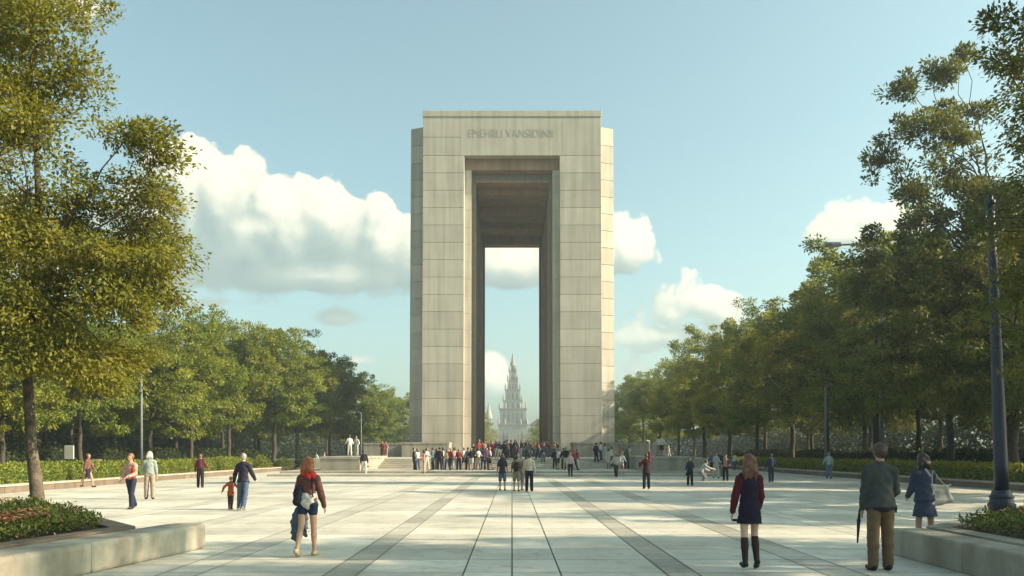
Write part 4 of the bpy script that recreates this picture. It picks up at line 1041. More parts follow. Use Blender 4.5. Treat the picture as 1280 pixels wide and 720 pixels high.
def person_parts(P):
    J = skeleton(P); h = P['res']; parts = []; g = P.get; fem = g('fem', False); bw = g('build', 1.0); near = h < 0.012
    sk = skinm(g('skin', 'light')); ax = lambda a, b, t: np.asarray(a)*(1-t)+np.asarray(b)*t
    flat = (1, 0.66, 1)
    pel, wa, ch, nk, hd = (J[k] for k in ('pel', 'waist', 'chest', 'neck', 'head'))
    f = J['face']
    side = np.cross(f, (0, 0, 1)); side /= np.linalg.norm(side)
    body = [(hd+np.array([0, 0, 0.02]), hd+np.array([0, 0, 0.035])-f*0.012, 0.088, 0.091, (0.93, 1.08, 1.12)), (hd+f*0.022-np.array([0, 0, 0.05]), hd+f*0.03-np.array([0, 0, 0.07]), 0.062, 0.045, (0.95, 1, 1)),
            (nk-(hd-nk)*0.25, hd-np.array([0, 0, 0.03])-f*0.02, 0.056, 0.054)]
    if h < 0.02:
        body += [(hd+f*0.088-np.array([0, 0, 0.0]), hd+f*0.104-np.array([0, 0, 0.026]), 0.009, 0.013, None, 0.012), (hd+side*0.082-np.array([0, 0, 0.0]), hd+side*0.084+np.array([0, 0, 0.028]), 0.012, 0.015, None, 0.008),
                 (hd-side*0.082-np.array([0, 0, 0.0]), hd-side*0.084+np.array([0, 0, 0.028]), 0.012, 0.015, None, 0.008), (hd+f*0.078-side*0.03+np.array([0, 0, 0.028]), hd+f*0.078+side*0.03+np.array([0, 0, 0.028]), 0.012, 0.012, None, 0.012),
                 (hd+f*0.082-side*0.018-np.array([0, 0, 0.052]), hd+f*0.082+side*0.018-np.array([0, 0, 0.052]), 0.010, 0.010, None, 0.008)]
    sw = 0.88 if fem else 1.0
    body += [(pel, wa, 0.135 if fem else 0.128, 0.108*bw if fem else 0.122*bw, flat, 0.05), (wa, ch, 0.108*bw if fem else 0.122*bw, 0.135*sw, flat, 0.05)]
    for s, nm in ((-1, 'l'), (1, 'r')):
        sh, el, wr, d2 = J['arm_'+nm]
        body += [(ax(nk, ch, 0.35), sh, 0.065, 0.052, None, 0.03), (sh, el, 0.05*bw, 0.040), (el, ax(el, wr, 0.35), 0.041, 0.04), (ax(el, wr, 0.35), wr, 0.039, 0.026)]
        q = np.cross(d2, (s*1.0, 0, 0)); q = q/(np.linalg.norm(q)+1e-9)
        if h < 0.02:
            body += [(wr, wr+d2*0.07, 0.027, 0.034, (0.62, 1, 1), 0.012)]
            acr = np.array([0, 1.0, 0])-d2*d2[1]; acr /= np.linalg.norm(acr)+1e-9
            nrm = np.cross(d2, acr)*s
            for i, (ln, off) in enumerate(((0.068, 0.030), (0.076, 0.010), (0.070, -0.010), (0.056, -0.029))):
                a = wr+d2*0.075+acr*off; m_ = a+d2*ln*0.5-nrm*0.004*s; e = m_+unit(d2*0.75+nrm*-0.5)*ln*0.5
                rr = max(0.0085, h*0.85)
                body += [(a, m_, rr*1.05, rr, None, 0.004), (m_, e, rr, rr*0.85, None, 0.004)]
            a = wr+d2*0.02+acr*0.02; m_ = a+unit(acr*0.8+d2*0.7)*0.04; e = m_+unit(acr*0.25+d2)*0.03; rr = max(0.0095, h*0.85)
            body += [(a, m_, rr*1.2, rr, None, 0.006), (m_, e, rr, rr*0.85, None, 0.004)]
        else: body += [(wr, wr+d2*0.11, 0.03, 0.026)]
        hip, kn, an, heel, toe = J['leg_'+nm]
        body += [(hip, kn, 0.082 if fem else 0.08, 0.052), (kn, ax(kn, an, 0.32), 0.05, 0.054), (ax(kn, an, 0.32), an, 0.052, 0.034), (heel+np.array([0, 0, 0.012]), ax(heel, toe, 0.8), 0.028, 0.028, None, 0.02), (an, ax(an, toe, 0.6)+np.array([0, 0, -0.01]), 0.036, 0.03)]
    parts.append(('body', sdf_mesh('body', body, h, 0.018), sk))
    thick = 0.014 if near else 0.016
    if near is False: thick = max(thick, 0.7*h)
    # lower garment
    bt = g('bottom'); bc = cloth(g('bcol', (0.05, 0.06, 0.1)))
    if bt in ('trousers', 'shorts', 'leggings'):
        pr = [(pel, wa-(wa-pel)*0.3, 0.14*(1.0 if fem else 0.97)+thick*0.4, 0.118*bw+thick, flat, 0.04)]
        for nm in 'lr':
            hip, kn, an, heel, toe = J['leg_'+nm]; lo = 0.0 if bt == 'leggings' else 0.018
            if bt == 'shorts':
                pr += [(hip, ax(hip, kn, g('shortlen', 0.75)), 0.086+thick, 0.072+thick, None, 0.03)]
            else:
                pr += [(hip, kn, 0.085+thick, 0.058+thick+lo*0.5, None, 0.03), (kn, ax(kn, an, 0.35), 0.057+thick+lo*.5, 0.056+thick+lo*.4), (ax(kn, an, 0.35), ax(kn, an, 0.97), 0.053+thick+lo*.5, 0.041+thick+lo)]
        parts.append((bt, sdf_mesh(bt, pr, h, 0.02, 0.0035 if near else 0.003, 1), bc))
    elif bt in ('skirt', 'dress'):
        kns = (J['leg_l'][1]+J['leg_r'][1])/2; ln = g('skirtlen', 0.55)
        hem = ax(pel, kns, ln)
        pr = [(wa, pel, 0.115*bw+thick, 0.145+thick, flat, 0.04), (pel, hem, 0.15+thick*0.6, g('flare', 0.175), (1, 0.74, 1), 0.04)]
        zc = hem[2]-0.01
        parts.append((bt, sdf_mesh(bt, pr, h, 0.02, 0.005, 2, cut=lambda X, Y, Z: (zc-Z)), bc))
    # upper garment
    tc_ = g('tcol', (0.3, 0.3, 0.3)); tm = cloth(tc_); slv = g('sleeve', 1.0); hemz = g('hem', 0.35)
    bot = ax(pel, wa, hemz)-np.array([0, 0, g('long', 0.0)])
    rb_ = 0.182 if (hemz < 0.3 and bt in ('trousers', 'leggings', 'shorts')) else (0.15 if fem else 0.146)
    pr = [(bot-np.array([0, 0, 0.03]), wa, rb_*max(1, bw*0.95)+thick*1.6, 0.118*bw+thick if fem else 0.13*bw+thick, (1, 0.7, 1), 0.04), (wa, ch, 0.115*bw+thick if fem else 0.128*bw+thick, 0.142*sw+thick, flat, 0.04), (ch, ax(ch, nk, 0.6), 0.14*sw+thick, 0.075+thick, (1, 0.7, 1), 0.04),
          (nk-(nk-ch)*0.12, nk, 0.062+thick, 0.056+thick*0.7)]
    pr += [(nk-(nk-ch)*0.1, ax(ch, nk, 0.72)+s_*np.array([0.12*sw, 0, -0.005]), 0.058+thick*0.5, 0.045+thick, (1, 0.85, 1), 0.05) for s_ in (-1, 1)]
    arms = []
    for nm in 'lr':
        sh, el, wr, d2 = J['arm_'+nm]
        arms += [(ax(nk, ch, 0.4), sh, 0.065+thick, 0.056+thick, None, 0.03)]
        if slv > 0: arms += [(sh, ax(sh, el, min(1, slv*2)), 0.056*bw+thick, 0.046+thick*1.3, None, 0.02)]
        if slv > 0.5: arms += [(el, ax(el, wr, 0.35), 0.046+thick*1.3, 0.044+thick), (ax(el, wr, 0.35), ax(el, wr, min(0.97, (slv-0.5)*2)), 0.043+thick, 0.032+thick)]
    if g('slcol'):
        parts.append(('sleeves', sdf_mesh('sleeves', arms, h, 0.018, 0.003, 5), cloth(g('slcol'))))
        pr = [(a[0], a[1], a[2]+0.004, a[3]+0.004)+tuple(a[4:]) for a in pr]
        pr += [(ax(nk, ch, 0.4), ax(ax(nk, ch, 0.4), J['arm_'+nm][0], 0.75), 0.07+thick, 0.058+thick, None, 0.03) for nm in 'lr']
    else: pr += arms
    zb_ = bot[2]-0.035; cx_ = 0.2
    parts.append((g('topname', 'shirt'), sdf_mesh('top', pr, h, 0.02, 0.0045 if near else 0.003, 3, cut=lambda X, Y, Z: np.where((abs(X) < cx_) & (Z > zb_-0.25), zb_-Z, -1.0)), tm))
    # socks / boots, shoes
    shc = cloth(g('shoe', (0.03, 0.03, 0.03)), 0.5)
    for nm in 'lr':
        hip, kn, an, heel, toe = J['leg_'+nm]
        shoes = [(heel+np.array([0, 0, 0.014]), ax(heel, toe, 0.55), 0.036+thick*0.2, 0.041+thick*0.1, None, 0.02), (ax(heel, toe, 0.5), toe+np.array([0, 0, 0.008]), 0.042, 0.034, None, 0.02), (an-np.array([0, 0, 0.01]), ax(an, heel, 0.5), 0.042, 0.04, None, 0.02)]
        parts.append(('shoe', sdf_mesh('shoe', shoes, h, 0.012), shc))
        if g('socks'): parts.append(('sock', sdf_mesh('sock', [(ax(kn, an, 0.12), ax(kn, an, 0.4), 0.058, 0.060), (ax(kn, an, 0.4), an, 0.058, 0.043)], h, 0.012), cloth(g('socks'))))
    # hair
    hr = g('hair', 'short'); hc = hairm(g('hcol', (0.06, 0.04, 0.03)))
    if hr:
        b0 = hd-f*0.022+np.array([0, 0, 0.034])
        pr = [(b0, b0+np.array([0, 0, 0.012]), 0.099, 0.097, (0.98, 1.08, 1.1)), (b0-f*0.01-np.array([0, 0, 0.055]), b0-f*0.005-np.array([0, 0, 0.07]), 0.072, 0.06)]
        if hr in ('long', 'mid'):
            ln = 0.36 if hr == 'long' else 0.2; ln *= g('hairlen', 1.0)
            for sx in (-0.055, 0, 0.055):
                e = b0-f*(0.062)+side*sx*1.2-np.array([0, 0, ln-abs(sx)*0.6]); mid_ = b0-f*0.058+side*sx*1.25-np.array([0, 0, ln*0.5])
                pr += [(b0-f*0.03+side*sx*0.7, mid_, 0.064, 0.06, None, 0.025), (mid_, e+side*sx*0.35, 0.06, 0.022, None, 0.02)]
        if hr == 'bun': pr += [(b0-f*0.09+np.array([0, 0, 0.045]), b0-f*0.1+np.array([0, 0, 0.05]), 0.038, 0.038)]
        fa = f.copy(); c0 = hd+f*0.045
        cut = lambda X, Y, Z: np.where(Z < hd[2]+0.052, (X-c0[0])*fa[0]+(Y-c0[1])*fa[1]+(Z-c0[2])*fa[2]+0.012, -1.0)
        parts.append(('hair', sdf_mesh('hair', pr, h, 0.02, 0.009 if hr in ('long', 'mid') and h < 0.01 else 0.003, 7, cut=cut), hc))
    if g('cap'):
        b0 = hd+np.array([0, 0, 0.05])
        parts.append(('cap', sdf_mesh('cap', [(b0, b0+np.array([0, 0, 0.02]), 0.1, 0.09), (b0+f*0.06, b0+f*0.15-np.array([0, 0, 0.01]), 0.05, 0.045, (1, 1, 0.35))], h, 0.02), cloth(g('cap'))))
    ex = g('extras')
    if ex: parts += ex(J, h, P)
    return parts, J
def person(label, px, feet, z=0.0, hpx=None, height=1.7, face=0.0, group=None, d=None, **P):
    """px, feet: where the figure stands; face: degrees anticlockwise from 'walking away from the camera'"""
    d = d or (CAMZ-z)*1000/(feet-HOR); X = (px-640)*d/1000
    P.setdefault('res', 0.0165 if d < 45 else 0.02)
    parts, J = person_parts(P)
    H = J['head'][2]+0.14; sc = height/H if not P.get('pelvis') else height/1.75
    root = empty('person', (X, d, z), R(face)); root.scale = (sc,)*3
    for nm, (V, F), m in parts:
        link_mesh(nm, np_mesh(nm, V, F), m, root, True)
    tag(root, label, 'person', group); return root

# accessories ---------------------------------------------------------
def acc_near_woman(J, h, P):
    sh, el, wr, d = J['arm_l']; hand = wr+d*0.1
    return [('phone', sdf_mesh('phone', [(hand+np.array([0.02, 0.01, -0.04]), hand+np.array([0.10, 0.03, -0.05]), 0.022, 0.022, (1, 0.5, 1))], 0.006), cloth((0.02, 0.02, 0.025), 0.3)),
            ('wristband', sdf_mesh('wristband', [(wr-d*0.02, wr+d*0.012, 0.036, 0.035)], 0.006), cloth((0.015, 0.015, 0.02), 0.4))]
def acc_man(J, h, P):
    sh, el, wr, d = J['arm_l']; hand = wr+d*0.1; o = []
    u = hand+np.array([-0.01, 0.03, -0.02])
    o.append(('umbrella', sdf_mesh('umbrella', [(u+np.array([0, 0, 0.12]), u+np.array([-0.01, 0.02, -0.06]), 0.014, 0.02), (u+np.array([-0.01, 0.02, -0.06]), u+np.array([-0.012, 0.06, -0.38]), 0.026, 0.012)], 0.006), cloth((0.03, 0.03, 0.035))))
    ch, pel = J['chest'], J['pel']
    o.append(('hem_band', sdf_mesh('hem', [(pel+np.array([0, 0, -0.075]), pel+np.array([0, 0, -0.05]), 0.19, 0.19, (1, 0.71, 0.35))], 0.008, 0.02, 0.003), cloth((0.035, 0.035, 0.06))))
    o.append(('collar', sdf_mesh('collar', [(J['neck']+np.array([0, 0, -0.005]), J['neck']+np.array([0, 0.005, 0.025]), 0.073, 0.068)], 0.007), cloth((0.06, 0.065, 0.07))))
    return o
def acc_shoulder_bag(J, h, P):
    sh, el, wr, d = J['arm_r']; hp = sh+np.array([0.10, -0.10, -0.42]); c = cloth((0.52, 0.47, 0.40), 0.5)
    V = np.array([(-.21, 0, -.13), (.23, 0, -.05), (.12, 0, .20), (-.14, 0, .22)])*1.0
    m1 = [(hp+V[0], hp+V[1], 0.04, 0.04, (1, 1, 1), 0.06), (hp+V[0]*.9, hp+V[3], 0.05, 0.025, None, 0.06), (hp+V[1]*.9, hp+V[2], 0.045, 0.025, None, 0.06), (hp+V[3], hp+V[2], 0.022, 0.022, None, 0.06), (hp+np.array([0, 0, -.05]), hp+np.array([0, 0, .1]), .09, .07, (1.6, .5, 1), 0.06)]
    return [('shoulder_bag', sdf_mesh('bag', m1, 0.01, 0.05, 0.004), c),
            ('bag_strap', sdf_mesh('strap', [(hp+V[3], sh+np.array([-0.02, -0.07, 0.05]), 0.012, 0.012), (hp+V[2], sh+np.array([0.0, -0.05, 0.07]), 0.012, 0.012), (hp+V[2], hp+V[2]+np.array([0.1, 0, 0.03]), 0.02, 0.015)], 0.009), c),
            ('scarf', sdf_mesh('scarf', [(J['neck']+np.array([0.0, -0.07, 0.0]), J['chest']+np.array([0.06, -0.13, 0.06]), 0.022, 0.02)], 0.01), cloth((0.45, 0.38, 0.4)))]
def acc_redhead(J, h, P):
    ch, nk, pel = J['chest'], J['neck'], J['pel']
    sh, el, wr, d = J['arm_l']; o = []
    o.append(('scarf', sdf_mesh('scarf', [(nk+np.array([-0.09, -0.03, -0.01]), nk+np.array([0.1, -0.03, -0.015]), 0.055, 0.055), (nk+np.array([0, -0.07, -0.01]), nk+np.array([0.06, -0.11, -0.09]), 0.045, 0.025), (nk+np.array([0.08, -0.06, -0.02]), nk+np.array([0.13, -0.07, -0.07]), 0.045, 0.03)], 0.01, 0.03, 0.006), cloth((0.5, 0.035, 0.03))))
    bp = el+np.array([0.09, -0.10, 0.0])
    o.append(('backpack', sdf_mesh('bp', [(bp+np.array([-0.03, 0, -0.13]), bp+np.array([-0.02, 0, 0.08]), 0.095, 0.075, (1, .8, 1))], 0.01, 0.03, 0.006), cloth((0.02, 0.024, 0.035))))
    o.append(('backpack_strap', sdf_mesh('st', [(nk+np.array([0.1, -0.09, -0.06]), J['waist']+np.array([0.13, -0.1, 0]), 0.014, 0.014)], 0.009), cloth((0.02, 0.024, 0.035))))
    w = J['pel']
    o.append(('light_hem', sdf_mesh('lh', [(w+np.array([0, 0, 0.02]), w+np.array([0, 0, 0.08]), 0.165, 0.155, (1, 0.76, 1))], 0.01, 0.02, 0.008), cloth((0.5, 0.47, 0.42))))
    c0 = el+np.array([0.03, -0.03, -0.30])
    o.append(('draped_jacket', sdf_mesh('dj', [(c0+np.array([0.05, 0, 0.1]), c0+np.array([0.0, 0, -0.2]), 0.05, 0.11, (1, .6, 1)), (c0+np.array([0.0, 0, -0.1]), c0+np.array([-0.04, 0.02, -0.46]), 0.1, 0.10, (1, .6, 1)), (c0+np.array([0.06, 0.02, -0.1]), c0+np.array([0.12, 0.02, -0.42]), 0.07, 0.06, (1, .6, 1)), (c0+np.array([-0.05, 0, -0.1]), c0+np.array([-0.12, 0, -0.28]), 0.04, 0.02)], 0.01, 0.03, 0.013), cloth((0.075, 0.095, 0.13))))
    o.append(('patterned_cloth', sdf_mesh('pc', [(c0+np.array([0.17, -0.02, -0.02]), c0+np.array([0.15, -0.02, -0.30]), 0.035, 0.05, (1, .7, 1))], 0.01, 0.03, 0.012), simple('speckled_cloth', (0.45, 0.48, 0.55), (0.08, 0.09, 0.12), 22)))
    return o
def acc_pack(col):
    def fn(J, h, P):
        b = J['chest']+np.array([0, -0.15, -0.04])
        return [('backpack', sdf_mesh('bp', [(b+np.array([0, 0, -0.14]), b+np.array([0, 0, 0.1]), 0.13, 0.11, (1, .7, 1))], h, 0.03, 0.003), cloth(col))]
    return fn
def acc_chest_bag(col):
    def fn(J, h, P):
        b = J['waist']+np.array([-0.17, 0.10, 0.10])
        return [('bag', sdf_mesh('b', [(b+np.array([0, 0, -0.12]), b+np.array([0, 0, 0.1]), 0.085, 0.075, (1, .8, 1))], h, 0.03, 0.003), cloth(col)),
                ('bag_strap', sdf_mesh('s', [(b+np.array([0, 0, 0.1]), J['neck']+np.array([0.1, 0.04, -0.04]), 0.02, 0.02)], h, 0.02), cloth(col))]
    return fn
def acc_stick(J, h, P):
    sh, el, wr, d = J['arm_r']; a = wr+d*0.1
    return [('selfie_stick', sdf_mesh('st', [(a, a+np.array([0.02, 0.05, 0.45]), 0.014, 0.014)], 0.014), cloth((0.5, 0.48, 0.45))), ('phone', sdf_mesh('ph', [(a+np.array([-0.11, 0.05, 0.50]), a+np.array([0.02, 0.05, 0.45]), 0.03, 0.03)], 0.014), cloth((0.65, 0.63, 0.6)))]
def acc_umb(J, h, P):
    a = J['chest']+np.array([-0.18, -0.1, -0.25])
    return [('folded_pushchair_hood', sdf_mesh('u', [(a, a+np.array([0.05, 0, 0.02]), 0.26, 0.22, (1, .8, .8))], 0.02, 0.03), cloth((0.4, 0.4, 0.42)))]
def acc_handbag(col):
    def fn(J, h, P):
        sh, el, wr, d = J['arm_r']; a = wr+d*0.08
        return [('handbag', sdf_mesh('hb', [(a+np.array([0, -0.06, -0.2]), a+np.array([0, 0.07, -0.2]), 0.08, 0.08, (.6, 1, 1)), (a, a+np.array([0, 0, -0.15]), 0.014, 0.014)], h, 0.02), cloth(col))]
    return fn

NAVY = (0.02, 0.024, 0.05); BLACK = (0.02, 0.02, 0.022); WHITE = (0.62, 0.60, 0.56); KHAKI = (0.30, 0.22, 0.14); JEAN = (0.07, 0.10, 0.16); RED = (0.32, 0.04, 0.03)
# nearest four
person('woman in dark tunic with wine-red sleeves and knee socks walking away alone', 937, 712, height=1.67, fem=True, res=0.0075, thigh_l=-7, knee_l=2, foot_l=0, thigh_r=10, knee_r=26, foot_r=-28, spread=1.5, face=0,
       arm_l=(4, 14, 6), arm_r=(10, 9, 20, 4), bottom='dress', bcol=(0.017, 0.011, 0.03), skirtlen=0.56, flare=0.2, tcol=(0.017, 0.011, 0.028), slcol=(0.085, 0.01, 0.018), long=0.0, hem=0.2, hair='long', hairlen=0.95, hcol=(0.12, 0.045, 0.028),
       shoe=(0.018, 0.018, 0.02), socks=(0.05, 0.022, 0.028), skin='light', topname='tunic', extras=acc_near_woman)
person('man in grey-green jumper and tan trousers standing by the shaded planter', 1101, 713, height=1.83, build=1.14, res=0.0075, thigh_l=0, thigh_r=5, knee_r=6, spread=2.5, lean=3, head=-3, face=-3,
       arm_l=(3, 7, 8), arm_r=(8, 12, 50, 12), bottom='trousers', bcol=(0.155, 0.10, 0.058), tcol=(0.055, 0.061, 0.06), sleeve=1.0, hem=-0.25, hair='short', hcol=(0.06, 0.028, 0.02), skin='tan', shoe=(0.02, 0.018, 0.018), topname='jumper', extras=acc_man)
person('woman in blue-grey tunic with a cream shoulder bag behind the shaded planter', 1156, 650, d=13.95, height=1.68, fem=True, build=1.28, res=0.009, thigh_l=2, thigh_r=-2, spread=3, lean=6, head=2, face=4,
       arm_l=(14, 8, 40, 14), arm_r=(10, 10, 50, 10), bottom='dress', bcol=(0.05, 0.062, 0.10), skirtlen=0.72, flare=0.225, tcol=(0.048, 0.058, 0.098), sleeve=1.0, hem=-0.1, hair='long', hairlen=0.62, hcol=(0.03, 0.016, 0.016), skin='tan', topname='tunic', extras=acc_shoulder_bag)
person('red-haired woman in brown jacket and shorts carrying a jacket and backpack', 385, 695, height=1.62, fem=True, res=0.0085, thigh_l=-13, knee_l=12, foot_l=-22, thigh_r=5, knee_r=3, spread=1, lean=3, head=2, face=-8,
       arm_l=(2, 16, 40, 6), arm_r=(14, 12, 6), bottom='shorts', bcol=(0.02, 0.03, 0.06), shortlen=0.3, tcol=(0.12, 0.05, 0.04), sleeve=1.0, hem=0.3, hair='long', hairlen=0.72, hcol=(0.30, 0.085, 0.03), skin='tan', shoe=(0.35, 0.3, 0.2), topname='jacket', extras=acc_redhead)
# middle distance
person('man in dark jacket and jeans walking away hand in hand with a child', 304, 637.5, height=1.66, res=0.012, thigh_l=-2, thigh_r=-12, knee_r=12, foot_r=-14, spread=2, face=-4, arm_l=(2, 22, 4), arm_r=(26, 14, 14), bottom='trousers', bcol=JEAN, tcol=(0.025, 0.025, 0.045), long=0.04, hem=0.1, hair='short', hcol=(0.3, 0.26, 0.22), skin='light', shoe=(0.3, 0.28, 0.25), topname='jacket')
person('small child in orange-red coat holding the hand of a man', 288.5, 637, height=0.98, res=0.017, thigh_l=4, thigh_r=-8, knee_r=10, spread=1, arm_l=(6, 48, 6), arm_r=(24, 38, 8), bottom='leggings', bcol=(0.06, 0.03, 0.03), tcol=(0.40, 0.085, 0.03), long=0.16, hem=0, hair='short', hcol=(0.35, 0.16, 0.06), skin='light', topname='coat')
person('walker in pale pink top with a red bag across the chest facing the camera', 164, 636, height=1.66, res=0.012, face=166, thigh_l=14, knee_l=14, foot_l=0, thigh_r=-14, knee_r=12, foot_r=-14, spread=1, arm_l=(16, 10, 60, 14), arm_r=(4, 12, 45, 12), bottom='trousers', bcol=(0.025, 0.03, 0.055), tcol=(0.45, 0.27, 0.22), hair='short', hcol=(0.22, 0.08, 0.04), skin='tan', extras=acc_chest_bag((0.45, 0.06, 0.03)))
person('person in grey hooded top and patterned trousers beside the slim lamp post', 187, 624, height=1.72, res=0.014, face=20, thigh_l=4, thigh_r=-4, arm_l=(20, 20, 40), arm_r=(0, 10, 10), bottom='trousers', bcol=(0.32, 0.25, 0.19), tcol=(0.27, 0.3, 0.29), hair='mid', hcol=(0.5, 0.46, 0.40), skin='light', topname='hooded_top')
person('person with a dark jacket tied round the hips striding along the sunlit kerb', 110, 609, height=1.62, res=0.015, face=-100, fem=True, thigh_l=18, knee_l=10, thigh_r=-20, knee_r=16, foot_r=-18, arm_l=(18, 8, 20), arm_r=(-12, 8, 10), bottom='skirt', bcol=(0.02, 0.024, 0.04), tcol=(0.16, 0.07, 0.06), hair='bun', hcol=(0.2, 0.06, 0.05), skin='tan', skirtlen=0.95, flare=0.16)
person('person in black with a wine-red jacket standing alone near the sunlit hedge', 250.5, 609.5, height=1.6, res=0.015, face=10, thigh_l=3, thigh_r=-6, arm_l=(6, 16, 20), arm_r=(20, 22, 50), bottom='trousers', bcol=BLACK, tcol=(0.03, 0.02, 0.05), slcol=(0.16, 0.03, 0.035), hair='short', hcol=(0.2, 0.08, 0.05), skin='light', extras=acc_pack((0.10, 0.02, 0.03)), topname='jacket')
person('person in dark tee and blue shorts, first of the central trio', 628, 613, height=1.62, res=0.014, face=4, fem=True, thigh_l=2, thigh_r=-2, arm_l=(4, 16, 10), arm_r=(8, 16, 12), bottom='shorts', bcol=(0.10, 0.12, 0.18), shortlen=0.95, tcol=(0.03, 0.025, 0.045), sleeve=0.35, long=0.06, hem=0, hair='mid', hcol=(0.07, 0.03, 0.03), skin='tan')
person('person with dark backpack and khaki shorts, middle of the central trio', 645.5, 614, height=1.55, res=0.014, face=-6, thigh_l=3, thigh_r=-3, arm_l=(10, 14, 30), arm_r=(6, 18, 30), bottom='shorts', bcol=(0.25, 0.22, 0.16), shortlen=0.85, tcol=(0.14, 0.1, 0.1), sleeve=0.4, hair='short', hcol=(0.02, 0.02, 0.02), skin='tan', extras=acc_pack((0.035, 0.022, 0.03)))
person('person in pale shirt and black trousers, last of the central trio', 661.5, 614.5, height=1.66, res=0.014, face=-2, thigh_l=6, thigh_r=-8, knee_r=8, arm_l=(4, 10, 12), arm_r=(2, 12, 12), bottom='trousers', bcol=(0.015, 0.015, 0.03), tcol=(0.48, 0.43, 0.34), hair='short', hcol=(0.03, 0.02, 0.02), skin='tan')
person('child in grey patterned top squeezed between two of the central trio', 653, 613, height=1.32, res=0.014, face=-40, thigh_l=10, thigh_r=-10, knee_r=10, arm_l=(10, 14, 30), arm_r=(6, 18, 30), bottom='leggings', bcol=(0.3, 0.27, 0.24), tcol=(0.28, 0.2, 0.19), hair='mid', hcol=(0.18, 0.1, 0.06), skin='light')
person('person in black and red raising a phone on a stick', 808, 611, height=1.62, res=0.014, face=0, thigh_l=1, thigh_r=-1, arm_l=(28, 30, 110, 20), arm_r=(150, 4, 20, 5), bottom='trousers', bcol=(0.014, 0.014, 0.02), tcol=(0.05, 0.014, 0.018), slcol=(0.14, 0.015, 0.02), hem=0.0, long=0.12, hair='short', hcol=(0.05, 0.03, 0.03), skin='tan', extras=acc_stick, topname='jacket')
person('person in navy coat facing the camera near the shaded stone block', 862.5, 607, height=1.45, res=0.016, fem=True, face=176, thigh_l=3, thigh_r=-3, arm_l=(16, 14, 70, 10), arm_r=(10, 16, 40), bottom='trousers', bcol=(0.014, 0.014, 0.02), tcol=(0.03, 0.03, 0.06), long=0.1, hem=0.0, hair='mid', hcol=(0.08, 0.05, 0.04), skin='light', extras=acc_handbag((0.03, 0.02, 0.02)))
person('person in grey crouching beside a low bag near the shaded stone block', 875.5, 601.5, height=1.7, res=0.018, face=-70, thigh_l=72, knee_l=95, thigh_r=40, knee_r=80, pelvis=0.52, lean=34, arm_l=(50, 10, 20), arm_r=(60, 10, 20), bottom='trousers', bcol=(0.2, 0.19, 0.2), tcol=(0.38, 0.37, 0.36), hair='short', hcol=(0.05, 0.04, 0.03), skin='light')
person('person in black jacket with pale pink shirt facing the camera by the garden wall', 907, 601, height=1.55, res=0.018, face=165, thigh_l=5, thigh_r=-5, arm_l=(20, 12, 60), arm_r=(12, 14, 50), bottom='trousers', bcol=BLACK, tcol=(0.36, 0.2, 0.2), slcol=(0.03, 0.03, 0.04), hair='short', hcol=(0.06, 0.04, 0.03), skin='tan')
person('person in dark blue seen past the shoulder of the lone woman', 964, 602.5, height=1.6, res=0.018, face=0, thigh_l=-6, thigh_r=8, arm_l=(10, 14, 20), arm_r=(10, 22, 40), bottom='trousers', bcol=(0.02, 0.025, 0.05), tcol=(0.03, 0.04, 0.10), hair='short', hcol=(0.02, 0.02, 0.02), skin='tan')
person('grey-clad person standing at the shaded kerb under the slim lamp', 1036, 598.5, height=1.68, res=0.018, face=-15, thigh_l=4, thigh_r=-6, arm_l=(14, 26, 40), arm_r=(8, 14, 30), bottom='trousers', bcol=(0.13, 0.17, 0.24), tcol=(0.36, 0.38, 0.40), hair='short', hcol=(0.2, 0.18, 0.16), skin='light')
person('person in black top and white trousers at the foot of the steps', 455, 594.3, z=0.0, height=1.85, res=0.018, face=5, thigh_l=3, thigh_r=-3, arm_l=(4, 10, 10), arm_r=(8, 12, 14), bottom='trousers', bcol=(0.52, 0.46, 0.40), tcol=(0.03, 0.03, 0.035), hem=0.6, hair='short', hcol=(0.08, 0.06, 0.05), skin='tan', extras=acc_handbag((0.03, 0.03, 0.035)), d=58.0)
person('woman in white top and black trousers stepping off the stairs', 713, 594.5, d=55, height=1.65, fem=True, res=0.018, face=170, thigh_l=14, knee_l=6, thigh_r=-14, knee_r=10, foot_r=-14, arm_l=(14, 14, 30), arm_r=(6, 18, 30), bottom='leggings', bcol=BLACK, tcol=(0.5, 0.42, 0.38), hair='mid', hcol=(0.3, 0.2, 0.12), skin='light')
person('person pushing a grey hooded pushchair at the foot of the steps', 770, 596, d=54.5, height=1.58, res=0.018, face=150, lean=14, thigh_l=8, thigh_r=-10, knee_r=8, arm_l=(40, 10, 20), arm_r=(30, 10, 30), bottom='trousers', bcol=(0.04, 0.04, 0.05), tcol=(0.5, 0.42, 0.33), hair='short', hcol=(0.04, 0.03, 0.03), skin='tan', extras=acc_umb)
person('person in green-grey dress sitting low on the bottom step', 777, 595, d=56.2, z=0.15, height=1.55, res=0.018, face=190, fem=True, thigh_l=20, knee_l=30, thigh_r=-4, lean=12, arm_l=(40, 10, 20), arm_r=(30, 10, 30), bottom='skirt', bcol=(0.15, 0.17, 0.16), tcol=(0.58, 0.55, 0.5), hair='mid', hcol=(0.3, 0.2, 0.12), skin='light')
